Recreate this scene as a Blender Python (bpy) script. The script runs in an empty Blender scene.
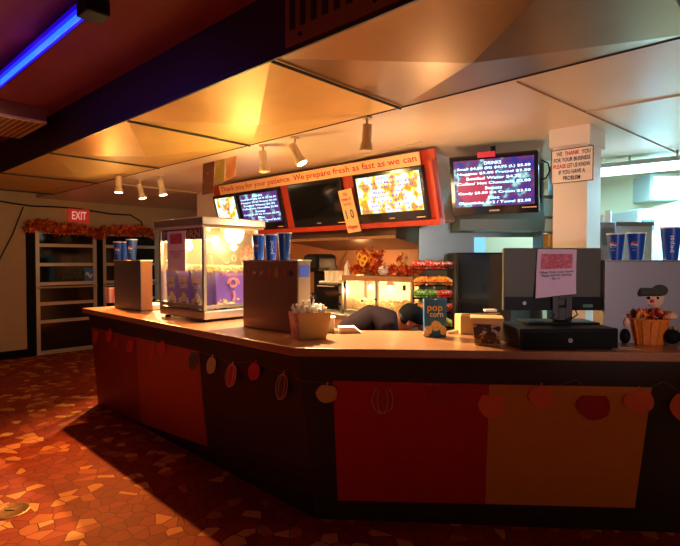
import bpy, bmesh, math, random
from math import sin, cos, pi, radians, atan2, sqrt
from mathutils import Vector, Matrix, noise
random.seed(7)
COL = bpy.context.scene.collection
# ------------------------------------------------------------------ camera geometry
H = 1.48; F = 510.0; TH = math.atan(13/510)
def ray(x, y):
    u = (x-340)/F; v = (273-y)/F
    return Vector((u, cos(TH)+v*sin(TH), -sin(TH)+v*cos(TH)))
CAM = Vector((0, 0, H))
AX = Vector((.733, -.680, 0)).normalized(); AN = Vector((.680, .733, 0)).normalized()
RA = atan2(AX.y, AX.x); RN = atan2(AN.y, AN.x); RB = radians(-3)
def W(a, p, z): return AX*a+AN*p+Vector((0, 0, z))
def hitz(x, y, z):
    r = ray(x, y); return CAM+r*((z-H)/r.z)
def hitpl(x, y, P, N):
    r = ray(x, y); return CAM+r*((P-CAM).dot(N)/r.dot(N))
def hitp(x, y, p): return hitpl(x, y, AN*p, AN)
def hita(x, y, a): return hitpl(x, y, AX*a, AX)
def hity(x, y, Y): return hitpl(x, y, Vector((0, Y, 0)), Vector((0, 1, 0)))
# ------------------------------------------------------------------ materials
def mat(name, col, rough=.6, metal=0, emit=None, es=1, var=0, scale=20, bump=0, spec=.5, trans=0, alpha=1, coat=0, aniso=0):
    m = bpy.data.materials.new(name); m.use_nodes = True
    nt = m.node_tree; b = nt.nodes['Principled BSDF']
    b.inputs['Base Color'].default_value = (*col, 1)
    b.inputs['Roughness'].default_value = rough; b.inputs['Metallic'].default_value = metal
    b.inputs['Specular IOR Level'].default_value = spec
    b.inputs['Coat Weight'].default_value = coat
    if trans: b.inputs['Transmission Weight'].default_value = trans
    if alpha < 1: b.inputs['Alpha'].default_value = alpha
    if emit:
        b.inputs['Emission Color'].default_value = (*emit, 1); b.inputs['Emission Strength'].default_value = es
    tc = nt.nodes.new('ShaderNodeTexCoord')
    if var or bump:
        n = nt.nodes.new('ShaderNodeTexNoise'); n.inputs['Scale'].default_value = scale; n.inputs['Detail'].default_value = 4
        nt.links.new(tc.outputs['Object'], n.inputs['Vector'])
        if var:
            mx = nt.nodes.new('ShaderNodeMix'); mx.data_type = 'RGBA'
            mx.inputs[6].default_value = (*[c*(1-var) for c in col], 1); mx.inputs[7].default_value = (*[min(1, c*(1+var)) for c in col], 1)
            nt.links.new(n.outputs['Fac'], mx.inputs[0]); nt.links.new(mx.outputs[2], b.inputs['Base Color'])
        if bump:
            bp = nt.nodes.new('ShaderNodeBump'); bp.inputs['Strength'].default_value = bump; bp.inputs['Distance'].default_value = .01
            nt.links.new(n.outputs['Fac'], bp.inputs['Height']); nt.links.new(bp.outputs['Normal'], b.inputs['Normal'])
    return m
def ramp_mat(name, stops, scale=8, kind='voronoi', emit=0, rough=.5, coords='Object', vec=(1, 1, 1), bump=0, rand=True, const=True):
    """cells or noise coloured by a ramp"""
    m = mat(name, (0.5, .5, .5), rough); nt = m.node_tree; b = nt.nodes['Principled BSDF']
    tc = nt.nodes.new('ShaderNodeTexCoord'); mp = nt.nodes.new('ShaderNodeMapping'); mp.inputs['Scale'].default_value = vec
    nt.links.new(tc.outputs[coords], mp.inputs['Vector'])
    if kind == 'voronoi':
        t = nt.nodes.new('ShaderNodeTexVoronoi'); sp = nt.nodes.new('ShaderNodeSeparateColor')
        nt.links.new(t.outputs['Color' if rand else 'Distance'], sp.inputs[0]) if rand else None
        out = sp.outputs[0] if rand else t.outputs['Distance']
    elif kind == 'wave':
        t = nt.nodes.new('ShaderNodeTexWave'); t.inputs['Distortion'].default_value = 4; out = t.outputs['Fac']
    else:
        t = nt.nodes.new('ShaderNodeTexNoise'); t.inputs['Detail'].default_value = 3; out = t.outputs['Fac']
    t.inputs['Scale'].default_value = scale
    nt.links.new(mp.outputs['Vector'], t.inputs['Vector'])
    r = nt.nodes.new('ShaderNodeValToRGB'); r.color_ramp.interpolation = 'CONSTANT' if const else 'LINEAR'
    els = r.color_ramp.elements
    while len(els) > 1: els.remove(els[-1])
    els[0].position = stops[0][0]; els[0].color = (*stops[0][1], 1)
    for p_, c in stops[1:]:
        e = els.new(p_); e.color = (*c, 1)
    nt.links.new(out, r.inputs[0])
    if emit:
        b.inputs['Base Color'].default_value = (0, 0, 0, 1)
        nt.links.new(r.outputs[0], b.inputs['Emission Color']); b.inputs['Emission Strength'].default_value = emit
    else: nt.links.new(r.outputs[0], b.inputs['Base Color'])
    if bump:
        bp = nt.nodes.new('ShaderNodeBump'); bp.inputs['Strength'].default_value = bump; bp.inputs['Distance'].default_value = .02
        nt.links.new(out, bp.inputs['Height']); nt.links.new(bp.outputs['Normal'], b.inputs['Normal'])
    return m
def floor_mat():
    m = mat('broken_tile_mosaic', (.3, .05, .02), .62, spec=.25); nt = m.node_tree; b = nt.nodes['Principled BSDF']; L = nt.links.new; N = nt.nodes.new
    tc = N('ShaderNodeTexCoord'); mp = N('ShaderNodeMapping'); mp.inputs['Scale'].default_value = (1, 1.0, 1); mp.inputs['Rotation'].default_value = (0, 0, .5)
    L(tc.outputs['Object'], mp.inputs[0])
    v = N('ShaderNodeTexVoronoi'); v.inputs['Scale'].default_value = 11.5; v.voronoi_dimensions = '2D'; v.inputs['Randomness'].default_value = 1
    L(mp.outputs[0], v.inputs['Vector'])
    e = N('ShaderNodeTexVoronoi'); e.inputs['Scale'].default_value = 11.5; e.voronoi_dimensions = '2D'; e.feature = 'DISTANCE_TO_EDGE'
    L(mp.outputs[0], e.inputs['Vector'])
    sub = e
    sp = N('ShaderNodeSeparateColor'); L(v.outputs['Color'], sp.inputs[0])
    r = N('ShaderNodeValToRGB'); r.color_ramp.interpolation = 'CONSTANT'; el = r.color_ramp.elements
    cols = [(0, (.30, .034, .008)), (.2, (.35, .045, .010)), (.4, (.27, .028, .008)), (.55, (.38, .055, .012)), (.68, (.50, .12, .025)), (.78, (.34, .04, .01)), (.86, (.72, .30, .07))]
    el[0].position = 0; el[0].color = (*cols[0][1], 1); el[1].position = cols[1][0]; el[1].color = (*cols[1][1], 1)
    for p_, c in cols[2:]:
        x = el.new(p_); x.color = (*c, 1)
    L(sp.outputs[0], r.inputs[0])
    lt = N('ShaderNodeMath'); lt.operation = 'LESS_THAN'; lt.inputs[1].default_value = .035; L(sub.outputs[0], lt.inputs[0])
    mx = N('ShaderNodeMix'); mx.data_type = 'RGBA'; L(lt.outputs[0], mx.inputs[0]); L(r.outputs[0], mx.inputs[6]); mx.inputs[7].default_value = (.13, .018, .006, 1)
    L(mx.outputs[2], b.inputs['Base Color'])
    bp = N('ShaderNodeBump'); bp.inputs['Strength'].default_value = .3; bp.inputs['Distance'].default_value = .003; bp.invert = True
    L(lt.outputs[0], bp.inputs['Height']); L(bp.outputs['Normal'], b.inputs['Normal'])
    return m
M = dict(
    floor=floor_mat(),
    redceil=mat('dark_red_ceiling_paint', (.26, .055, .03), .8, var=.15, scale=3, bump=.1),
    fascia=mat('dark_plum_board', (.028, .010, .008), .55, var=.3, scale=4),
    ventm=mat('brown_vent_metal', (.30, .13, .06), .5, .3),
    ventd=mat('vent_gap_dark', (.03, .015, .01), .8),
    canopy=mat('brass_sheet_lit', (.78, .50, .17), .5, .5, var=.12, scale=5, bump=.06),
    canopy_shaded=mat('brass_sheet_shaded', (.34, .19, .09), .36, .75, var=.2, scale=3, bump=.06),  # same canopy metal, with the shade put into its colour
    seam=mat('dark_seam', (.03, .02, .015), .5),
    lowceil=mat('cream_gloss_ceiling_panel', (.74, .58, .42), .33, 0, var=.1, scale=2, bump=.05),
    wall=mat('cream_wall_paint', (.62, .52, .33), .7, var=.1, scale=2, bump=.1),
    backwall=mat('orange_brown_wall', (.62, .30, .14), .45, var=.15, scale=3),
    redwood=mat('red_painted_board', (.50, .045, .02), .45, var=.2, scale=6),
    top=mat('speckled_brown_laminate', (.42, .19, .09), .30, var=.35, scale=90, coat=.2),
    body=mat('dark_brown_textured_laminate', (.026, .017, .013), .62, var=.3, scale=120, bump=.2),
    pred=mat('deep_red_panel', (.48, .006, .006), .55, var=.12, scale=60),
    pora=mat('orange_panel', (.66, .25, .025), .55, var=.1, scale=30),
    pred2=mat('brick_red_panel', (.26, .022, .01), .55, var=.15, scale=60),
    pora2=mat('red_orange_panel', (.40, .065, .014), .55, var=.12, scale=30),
    steel=mat('brushed_steel', (.62, .60, .57), .3, .9, var=.08, scale=30),
    steeld=mat('grey_blue_steel', (.20, .27, .28), .38, .7, var=.12, scale=4),
    dispg=mat('grey_dispenser_metal', (.12, .13, .145), .4, .3, var=.06, scale=10),
    dispb=mat('brown_bronze_dispenser', (.30, .155, .10), .36, .5, var=.08, scale=10),
    dispr=mat('silver_grey_dispenser', (.46, .45, .47), .34, .5, var=.05, scale=10),
    black=mat('black_plastic', (.004, .004, .005), .45, spec=.2),
    blackm=mat('black_matte', (.004, .004, .004), .7, spec=.2),
    bezel=mat('gloss_black_bezel', (.012, .012, .02), .18, coat=.4),
    blackscr=mat('switched_off_screen', (.006, .006, .008), .12, coat=.3),
    white=mat('white_plastic', (.85, .83, .78), .45),
    paper=mat('white_paper', (.88, .82, .76), .7, var=.04, scale=8),
    paperpink=mat('pink_lit_paper', (.78, .55, .68), .7, var=.05, scale=8),  # pink of the light put into the paper colour
    pinkimg=ramp_mat('pink_red_print', [(0, (.60, .06, .10)), (.4, (.75, .16, .18)), (.6, (.45, .05, .10)), (.8, (.85, .35, .35))], 60, 'noise', const=False),
    ink=mat('dark_ink', (.03, .03, .09), .7),
    inkred=mat('red_ink', (.62, .02, .06), .6),
    inkgreen=mat('dark_green_ink', (.10, .20, .12), .6),
    orangepaper=mat('orange_sign_card', (.95, .60, .30), .6),
    blue=mat('cup_blue', (.008, .085, .46), .32, coat=.3),
    bluel=mat('cup_light_blue', (.05, .22, .70), .35),
    cupw=mat('cup_white_rim', (.9, .9, .88), .35),
    logored=mat('logo_red', (.75, .03, .03), .4),
    cardtan=mat('tan_cardboard', (.72, .50, .22), .65, var=.06, scale=20),
    cardpink=ramp_mat('red_swirl_print', [(0, (.60, .08, .10)), (.45, (.72, .25, .25)), (.6, (.55, .07, .10)), (1, (.75, .30, .30))], 14, 'wave', const=False),
    straw=mat('white_straw_paper', (.96, .93, .86), .6),
    glass=mat('clear_glass', (1, 1, 1), .03, trans=1),
    popcorn=mat('popcorn', (.95, .72, .36), .8, var=.2, scale=50),
    purple=mat('purple_tub_card', (.20, .09, .72), .5),
    popblue=mat('deep_blue_carton', (.015, .19, .50), .45),
    popyel=mat('yellow_letters', (.95, .62, .06), .5),
    leafo=ramp_mat('autumn_leaf_colours', [(0, (.45, .03, .01)), (.3, (.75, .16, .02)), (.55, (.62, .08, .02)), (.75, (.85, .35, .03)), (.9, (.30, .04, .02))], 28),
    leafd=ramp_mat('dark_autumn_leaf_colours', [(0, (.22, .02, .01)), (.3, (.42, .09, .02)), (.55, (.34, .04, .02)), (.75, (.55, .16, .03))], 28),
    exitred=mat('exit_sign_red', (.65, .05, .03), .4, emit=(.8, .05, .03), es=.25),
    exitw=mat('exit_letters', (.9, .55, .45), .4, emit=(1, .5, .4), es=.5),
    alu=mat('aluminium_door_frame', (.62, .58, .50), .4, .5),
    nightglass=mat('dark_night_glass', (.012, .012, .014), .06, spec=.6),
    tube=mat('blacklight_tube', (.05, .1, 1), .3, emit=(.01, .10, 1), es=2.6),
    tubeg=mat('violet_reflector', (.05, .0, .6), .3, emit=(.02, .0, 1), es=.5),
    navy=mat('dark_plum_shirt', (.016, .009, .014), .85, var=.15, scale=60, spec=.08),
    trouser=mat('black_trousers', (.015, .015, .018), .8),
    capm=mat('black_cap_cloth', (.006, .006, .009), .85, var=.2, scale=80, spec=.1),
    skin=mat('skin', (.62, .27, .16), .55),
    hair=mat('dark_hair', (.02, .012, .01), .6),
    lampw=mat('beige_lamp_housing', (.62, .50, .34), .45),
    bulb=mat('lit_bulb', (1, .9, .7), .4, emit=(1, .78, .45), es=14),
    bulbw=mat('lit_warmer_bulb', (1, .9, .7), .4, emit=(1, .72, .35), es=12),
    fluo=mat('fluorescent_tube', (1, 1, 1), .4, emit=(.74, .95, 1), es=3.5),
    kwall=mat('kitchen_wall_paint', (.30, .50, .60), .5, var=.05, scale=2),
    kwhite=mat('white_enamel', (.50, .60, .58), .4, var=.04, scale=5),
    bluescr=mat('blue_display', (.1, .3, .6), .3, emit=(.03, .35, .8), es=.9),
    column=mat('cream_column_paint', (.84, .74, .66), .6, var=.08, scale=3, bump=.1),
    wood=mat('wood_trim', (.40, .20, .09), .5, var=.3, scale=30),
    wicker=mat('orange_wicker_basket', (.80, .20, .02), .7, var=.3, scale=60, bump=.4),
    doll=mat('doll_cloth_skin', (.80, .48, .30), .8),
    dollred=mat('doll_red_jacket', (.30, .02, .02), .85, var=.3, scale=50),
    dollhat=mat('doll_dark_hat', (.045, .05, .035), .85, var=.2, scale=40),
    straww=mat('raffia_straw', (.55, .38, .18), .85, var=.3, scale=80),
    green=mat('candy_green', (.10, .40, .05), .4, var=.4, scale=60),
    cred=mat('candy_red', (.55, .02, .03), .35, var=.5, scale=60),
    cora=mat('candy_orange', (.80, .22, .02), .35, var=.4, scale=60),
    cyel=mat('candy_yellow_green', (.45, .55, .05), .35, var=.4, scale=60),
    brass=mat('tarnished_brass', (.35, .22, .09), .35, .8, var=.4, scale=60, bump=.2),
    pk_red=mat('pumpkin_card_red', (.62, .05, .03), .7),
    pk_org=mat('pumpkin_card_orange', (.85, .16, .05), .7),
    pk_tan=mat('pumpkin_card_tan', (.70, .42, .14), .7),
    pk_dark=mat('pumpkin_card_dark_brown', (.14, .08, .05), .7),
    pk_deep=mat('pumpkin_card_deep_red', (.42, .01, .01), .7),
    outline=mat('white_outline', (.75, .40, .28), .6),
    patt=ramp_mat('black_and_cream_print', [(0, (.03, .02, .03)), (.45, (.62, .5, .40)), (.6, (.05, .03, .03)), (.8, (.5, .38, .25))], 55),
    patg=ramp_mat('gold_and_brown_print', [(0, (.10, .04, .01)), (.4, (.40, .26, .06)), (.6, (.14, .03, .01)), (.8, (.22, .18, .04))], 60),
    lattice=mat('pale_tray', (.75, .72, .62), .5),
    cornh=mat('corn_husk', (.85, .48, .18), .8, var=.3, scale=60),
    signbg=mat('cream_sign_board', (.95, .84, .76), .6),
    brandmk=mat('silver_mark', (.6, .6, .6), .3, .5),
)
# thin sheet glass: mostly clear, glossy (keeps the light passing)
def sheet_glass(name, tint=(1, 1, 1), fac=.08, warm=0):
    m = bpy.data.materials.new(name); m.use_nodes = True; nt = m.node_tree; nt.nodes.clear()
    o = nt.nodes.new('ShaderNodeOutputMaterial'); a = nt.nodes.new('ShaderNodeBsdfTransparent'); g = nt.nodes.new('ShaderNodeBsdfGlossy'); x = nt.nodes.new('ShaderNodeMixShader')
    if warm:
        df = nt.nodes.new('ShaderNodeBsdfTranslucent'); df.inputs[0].default_value = (1, .95, .85, 1); x2 = nt.nodes.new('ShaderNodeMixShader'); x2.inputs[0].default_value = warm
        nt.links.new(a.outputs[0], x2.inputs[1]); nt.links.new(df.outputs[0], x2.inputs[2]); a2 = x2
    else: a2 = a
    a.inputs[0].default_value = (*tint, 1); g.inputs['Roughness'].default_value = .05; x.inputs[0].default_value = fac
    nt.links.new(a2.outputs[0], x.inputs[1]); nt.links.new(g.outputs[0], x.inputs[2]); nt.links.new(x.outputs[0], o.inputs[0])
    return m
M['trim_dk'] = mat('dark_sign_edge', (.20, .10, .07), .6)
M['sheet'] = sheet_glass('greasy_glow_glass', warm=.06)  # translucent grease film added so the lit panes glow
def screen_mat(name, stops, scale, es, vec=(1, 1, 1)):
    return ramp_mat(name, stops, scale, 'noise', emit=es, const=False, vec=vec)
M['scr_yel'] = ramp_mat('popcorn_menu_picture', [(0, (.35, .08, .02)), (.40, (.65, .28, .02)), (.46, (1, .70, .05)), (.50, (1, .92, .6)), (.54, (.55, .85, 1)), (.62, (.8, .95, 1)), (.66, (1, .72, .08)), (.72, (.5, .2, .02))], 9, 'noise', emit=1.5, const=False)
M['scr_blue'] = ramp_mat('drinks_menu_picture', [(0, (.01, .01, .10)), (.36, (.02, .02, .22)), (.46, (.10, .02, .16)), (.5, (.14, .02, .10)), (.56, (.03, .10, .25)), (.64, (.40, .65, .60)), (.72, (.02, .04, .22))], 9, 'noise', emit=1.4, const=False)
M['scr_txt'] = mat('menu_text_glow', (.5, .9, 1), .5, emit=(.45, .85, 1), es=2.2)
M['scr_txtd'] = mat('menu_text_violet', (.2, .05, .5), .5, emit=(.20, .02, .45), es=.7)
M['globe'] = mat('globe_violet', (.3, .02, .1), .5, emit=(.35, .02, .10), es=.45)
# ------------------------------------------------------------------ mesh builder
class MB:
    def __init__(s): s.v = []; s.f = []; s.mi = []; s.x = Matrix.Identity(4)
    def add(s, vs, fs, mi=0):
        o = len(s.v); s.v += [tuple(s.x@Vector(v)) for v in vs]; s.f += [tuple(i+o for i in f) for f in fs]; s.mi += [mi]*len(fs); return s
    def box(s, x0, x1, y0, y1, z0, z1, mi=0):
        v = [(x0, y0, z0), (x1, y0, z0), (x1, y1, z0), (x0, y1, z0), (x0, y0, z1), (x1, y0, z1), (x1, y1, z1), (x0, y1, z1)]
        return s.add(v, [(0, 3, 2, 1), (4, 5, 6, 7), (0, 1, 5, 4), (1, 2, 6, 5), (2, 3, 7, 6), (3, 0, 4, 7)], mi)
    def taper(s, b, t, z0, z1, mi=0):   # b,t = (x0,x1,y0,y1)
        v = [(b[0], b[2], z0), (b[1], b[2], z0), (b[1], b[3], z0), (b[0], b[3], z0), (t[0], t[2], z1), (t[1], t[2], z1), (t[1], t[3], z1), (t[0], t[3], z1)]
        return s.add(v, [(0, 3, 2, 1), (4, 5, 6, 7), (0, 1, 5, 4), (1, 2, 6, 5), (2, 3, 7, 6), (3, 0, 4, 7)], mi)
    def loft(s, A, B, mi=0):            # closed rings of equal length with caps
        n = len(A)
        return s.add(list(A)+list(B), [tuple(range(n-1, -1, -1)), tuple(range(n, 2*n))]+[(i, (i+1) % n, n+(i+1) % n, n+i) for i in range(n)], mi)
    def slab(s, P, d, mi=0):            # polygon P extruded by vector d
        d = Vector(d); return s.loft([Vector(p) for p in P], [Vector(p)+d for p in P], mi)
    def cyl(s, a, b, r0, r1=None, n=16, mi=0):
        r1 = r0 if r1 is None else r1; a = Vector(a); b = Vector(b); d = (b-a).normalized()
        q = d.orthogonal().normalized(); w = d.cross(q)
        A = [a+(q*cos(2*pi*i/n)+w*sin(2*pi*i/n))*r0 for i in range(n)]; B = [b+(q*cos(2*pi*i/n)+w*sin(2*pi*i/n))*r1 for i in range(n)]
        return s.loft(A, B, mi)
    def tube(s, pts, r, n=8, mi=0):
        pts = [Vector(p) for p in pts]; rr = r if isinstance(r, (list, tuple)) else [r]*len(pts); rings = []; q = None
        for i, p in enumerate(pts):
            d = (pts[min(i+1, len(pts)-1)]-pts[max(i-1, 0)]).normalized()
            q = d.orthogonal().normalized() if q is None else (q-d*q.dot(d)).normalized()
            w = d.cross(q); rings.append([p+(q*cos(2*pi*k/n)+w*sin(2*pi*k/n))*rr[i] for k in range(n)])
        vs = [v for R_ in rings for v in R_]; fs = [tuple(range(n-1, -1, -1)), tuple((len(rings)-1)*n+k for k in range(n))]
        for i in range(len(rings)-1):
            for k in range(n): fs.append((i*n+k, i*n+(k+1) % n, (i+1)*n+(k+1) % n, (i+1)*n+k))
        return s.add(vs, fs, mi)
    def lathe(s, prof, n=24, c=(0, 0, 0), mi=0):
        vs = []; fs = []
        for r, z in prof:
            for k in range(n): vs.append((c[0]+r*cos(2*pi*k/n), c[1]+r*sin(2*pi*k/n), c[2]+z))
        for i in range(len(prof)-1):
            for k in range(n): fs.append((i*n+k, i*n+(k+1) % n, (i+1)*n+(k+1) % n, (i+1)*n+k))
        fs.append(tuple(range(n-1, -1, -1))); fs.append(tuple((len(prof)-1)*n+k for k in range(n)))
        return s.add(vs, fs, mi)
    def ball(s, c, r, sc=(1, 1, 1), n=12, m=8, mi=0, rag=0):
        vs = [(c[0], c[1], c[2]-r*sc[2])]
        for j in range(1, m):
            t = -pi/2+pi*j/m
            for k in range(n):
                q = 1+random.uniform(-rag, rag)
                vs.append((c[0]+r*q*sc[0]*cos(t)*cos(2*pi*k/n), c[1]+r*q*sc[1]*cos(t)*sin(2*pi*k/n), c[2]+r*q*sc[2]*sin(t)))
        vs.append((c[0], c[1], c[2]+r*sc[2])); e = len(vs)-1; fs = []
        for k in range(n): fs.append((0, 1+(k+1) % n, 1+k)); fs.append((e, e-n+k, e-n+(k+1) % n))
        for j in range(m-2):
            for k in range(n): a = 1+j*n; fs.append((a+k, a+(k+1) % n, a+n+(k+1) % n, a+n+k))
        return s.add(vs, fs, mi)
    def build(s, name, m, parent=None, smooth=False, bev=0, loc=None, rot=None, sub=0):
        me = bpy.data.meshes.new(name); me.from_pydata(s.v, [], s.f)
        for mm in (m if isinstance(m, (list, tuple)) else [m]): me.materials.append(mm)
        for p_, k in zip(me.polygons, s.mi): p_.material_index = k
        bm = bmesh.new(); bm.from_mesh(me); bmesh.ops.recalc_face_normals(bm, faces=bm.faces); bm.to_mesh(me); bm.free()
        o = bpy.data.objects.new(name, me); COL.objects.link(o)
        if parent: o.parent = parent
        if loc is not None: o.location = loc
        if rot is not None: o.rotation_euler = rot
        if bev:
            b = o.modifiers.new('bevel', 'BEVEL'); b.width = bev; b.segments = 2; b.limit_method = 'ANGLE'
        if smooth:
            for p_ in me.polygons: p_.use_smooth = True
            me.set_sharp_from_angle(angle=radians(40)) if hasattr(me, 'set_sharp_from_angle') else None
        if sub:
            b = o.modifiers.new('sub', 'SUBSURF'); b.levels = b.render_levels = sub
        return o
def tag(o, label, cat, group=None, kind=None):
    o['label'] = label; o['category'] = cat
    if group: o['group'] = group
    if kind: o['kind'] = kind
    return o
def thing(name, label, cat, loc=(0, 0, 0), rz=0, group=None, rx=0):
    o = bpy.data.objects.new(name, None); COL.objects.link(o); o.empty_display_size = .1
    o.location = loc; o.rotation_euler = (rx, 0, rz); return tag(o, label, cat, group)
def struct(o): o['kind'] = 'structure'; return o
def copy_tree(o, parent=None):
    c = o.copy(); COL.objects.link(c)
    if parent: c.parent = parent
    for ch in list(o.children): copy_tree(ch, c)
    return c
def plab(o, l): o['label'] = l; return o
# text as mesh: fitted in a box, centre (cx,cz), front side -y
_tc = {}
def text_verts(body, bold=0):
    if body in _tc: return _tc[body]
    cu = bpy.data.curves.new('t', 'FONT'); cu.body = body; cu.align_x = 'CENTER'; cu.space_line = .95; cu.resolution_u = 2; cu.offset = .012
    ob = bpy.data.objects.new('t', cu); COL.objects.link(ob); bpy.context.view_layer.update()
    me = bpy.data.meshes.new_from_object(ob.evaluated_get(bpy.context.evaluated_depsgraph_get()))
    vs = [v.co.copy() for v in me.vertices]; fs = [tuple(p.vertices) for p in me.polygons]
    bpy.data.objects.remove(ob); bpy.data.curves.remove(cu); bpy.data.meshes.remove(me)
    x0 = min(v.x for v in vs); x1 = max(v.x for v in vs); y0 = min(v.y for v in vs); y1 = max(v.y for v in vs)
    vs = [((v.x-(x0+x1)/2)/(x1-x0), (v.y-(y0+y1)/2)/(y1-y0)) for v in vs]
    _tc[body] = (vs, fs); return vs, fs
def text(mb, body, cx, cz, w, h, y=0, mi=0):
    vs, fs = text_verts(body); mb.add([(cx+a*w, y, cz+b*h) for a, b in vs], fs, mi); return mb
def ring_leaf(mb, c, size):
    """a curled maple-like leaf"""
    R_ = Matrix.Rotation(random.uniform(0, 6.28), 4, 'Z')@Matrix.Rotation(random.uniform(0, 6.28), 4, 'X')@Matrix.Rotation(random.uniform(0, 6.28), 4, 'Y')
    pts = []
    for k in range(10):
        r = size*(1 if k % 2 == 0 else .5)*random.uniform(.8, 1.1); a = 2*pi*k/10
        pts.append(R_@Vector((r*cos(a), r*sin(a), r*r/size*.35))+Vector(c))
    up = R_@Vector((0, 0, .0015))
    cc = Vector(c)
    n = 10; vs = [cc]+pts+[cc+up]+[p_+up for p_ in pts]
    fs = [(0, 1+(k+1) % n, 1+k) for k in range(n)]+[(n+1, n+2+k, n+2+(k+1) % n) for k in range(n)]+[(1+k, 1+(k+1) % n, n+2+(k+1) % n, n+2+k) for k in range(n)]
    mb.add(vs, fs)
# ================================================================== THE ROOM
ZC = 2.43; ZU = 2.735; PF = 1.557; PR = 2.60; AD = -8.79
o = struct(MB().slab([W(-12, -7, -.1), W(9, -7, -.1), W(9, 9, -.1), W(-12, 9, -.1)], (0, 0, .1)).build('floor', M['floor']))
# upper ceiling over the seating side
struct(MB().slab([W(-12, -7, ZU), W(9, -7, ZU), W(9, PF+.05, ZU), W(-12, PF+.05, ZU)], (0, 0, .1)).build('ceiling', M['redceil']))
struct(MB().slab([W(-9, PF, ZC+.004), W(7, PF, ZC+.004), W(7, PF+.05, ZC+.004), W(-9, PF+.05, ZC+.004)], (0, 0, ZU-ZC)).build('trim_1', M['fascia']))
# low ceiling behind the canopy: four glossy panels with seams
struct(MB().slab([W(-9, PR, ZC), W(7, PR, ZC), W(7, 9, ZC), W(-9, 9, ZC)], (0, 0, .08)).build('ceiling_low', M['lowceil']))
def seam(p, q, r=.005, name='ceiling_seam_strip', lab='', m='seam'):
    d = (Vector(q)-Vector(p)); d.z = 0; s = d.normalized().cross(Vector((0, 0, 1)))*r
    o = MB().slab([p-s, p+s, q+s, q-s], (0, 0, -.008)).build(name, m if not isinstance(m, str) else M[m]); return o
jn = hitz(584, 112, ZC)
A1 = hitz(517, 81, ZC)
for i, (a, b, m_) in enumerate([(A1, hitz(700, 163, ZC), 'wood'), (jn, hitz(700, 91, ZC), 'lampw'), (hitz(330, 165, ZC), hitz(422, 141, ZC), 'lampw'), (hitz(100, 202, ZC), hitz(197, 189, ZC), 'lampw'), (hitz(140, 209, ZC), hitz(198, 207, ZC), 'lampw')]):
    s_ = seam(a, b, .0035, 'trim_%d' % (i+3), m=m_); struct(s_)
# door wall (left end of the room)
hd = lambda x, y: hita(x, y, AD)
pd0 = hd(36, 300).dot(AN); pd1 = hd(97, 300).dot(AN); pd2 = hd(103, 300).dot(AN); pd3 = hd(158, 300).dot(AN)
zd = hd(40, 229).z
wb = MB()
def wblock(p0, p1, z0, z1): wb.slab([W(AD, p0, z0), W(AD, p1, z0), W(AD-.15, p1, z0), W(AD-.15, p0, z0)], (0, 0, z1-z0))
wblock(-6, pd0, 0, ZU); wblock(pd0, pd3, zd, ZU); wblock(pd3, 9, 0, ZU)
struct(wb.build('wall_left', M['wall']))
struct(MB().slab([W(AD+.001, -6, 0), W(AD+.001, pd0-.05, 0), W(AD+.02, pd0-.05, 0), W(AD+.02, -6, 0)], (0, 0, .12)).build('baseboard_left', M['blackm']))
# back wall + soffit above the menu screens
aS0 = hitp(197, 200, 3.95).dot(AX); aS1 = hitp(436, 200, 3.95).dot(AX)
PB = 4.75
aB1 = hitp(441, 270, PB).dot(AX)
struct(MB().slab([W(-9, 6.3, 0), W(7, 6.3, 0), W(7, 6.45, 0), W(-9, 6.45, 0)], (0, 0, ZC)).build('wall_back', M['wall']))
struct(MB().slab([W(aS0, PB, 0), W(aB1, PB, 0), W(aB1, PB+.1, 0), W(aS0, PB+.1, 0)], (0, 0, ZC)).build('wall_back_bar', M['backwall']))
struct(MB().slab([W(aS0, 3.95, 1.84), W(aS1, 3.95, 1.84), W(aS1, PB, 1.84), W(aS0, PB, 1.84)], (0, 0, ZC-1.84)).build('wall_soffit', M['column']))
# kitchen shell on the right
KY = 6.8
KL = 2.2
struct(MB().box(1.0, 8, KY, KY+.1, 0, ZC).build('wall_kitchen_back', M['kwall']))
# ------------------------------------------------------------------ canopy
can = thing('metal_canopy', 'long brass coloured canopy of creased square metal sheets over the counter', 'canopy', W(0, PF, ZC), RA)
L0 = hitz(267, 57, ZC).dot(AX); BW = 1.52; D = PR-PF
for i in range(-4, 3):
    x0 = L0+i*BW; x1 = x0+BW
    zc = -.075
    vs = [(x0, 0, 0), (x1, 0, 0), (x1, D, 0), (x0, D, 0), ((x0+x1)/2, D/2, zc)]
    top = [(x0, 0, .02), (x1, 0, .02), (x1, D, .02), (x0, D, .02)]
    mb = MB(); mb.add(vs+top, [(0, 1, 4), (1, 2, 4), (2, 3, 4), (3, 0, 4), (5, 8, 7, 6), (0, 5, 6, 1), (1, 6, 7, 2), (2, 7, 8, 3), (3, 8, 5, 0)])
    mb.build('canopy_sheet', M['canopy_shaded' if i >= 0 else 'canopy'], can)  # one metal: lit gold tone at left, shaded brown at right painted in
    MB().cyl((x0, .01, -.012), (x0, D-.01, -.012), .008, n=10).build('joint_rod', M['seam'], can)
MB().box(L0-4*BW, L0+3*BW, D-.002, D+.004, -.006, .02).build('rear_edging', M['seam'], can)
MB().box(L0-4*BW, L0+3*BW, -.006, .006, -.014, .004).build('front_edging', M['seam'], can)
# fascia grille (top middle)
gx0 = hitp(288, 45, PF).dot(AX)
gr = thing('vent_grille', 'brown slatted vent grille screwed to the dark fascia above the canopy', 'vent', W(gx0, PF-.016, ZC+.002), RA)
MB().box(0, 1.1, 0, .014, .006, .30).build('frame', M['ventm'], gr)
for k in range(15):
    MB().box(.035+k*.068, .065+k*.068, -.006, 0, .075, .27).build('slat', M['ventd'], gr)
for x in (.1, .52, .96): MB().cyl((x, -.005, .04), (x, 0, .04), .008).build('screw', M['black'], gr)
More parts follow.
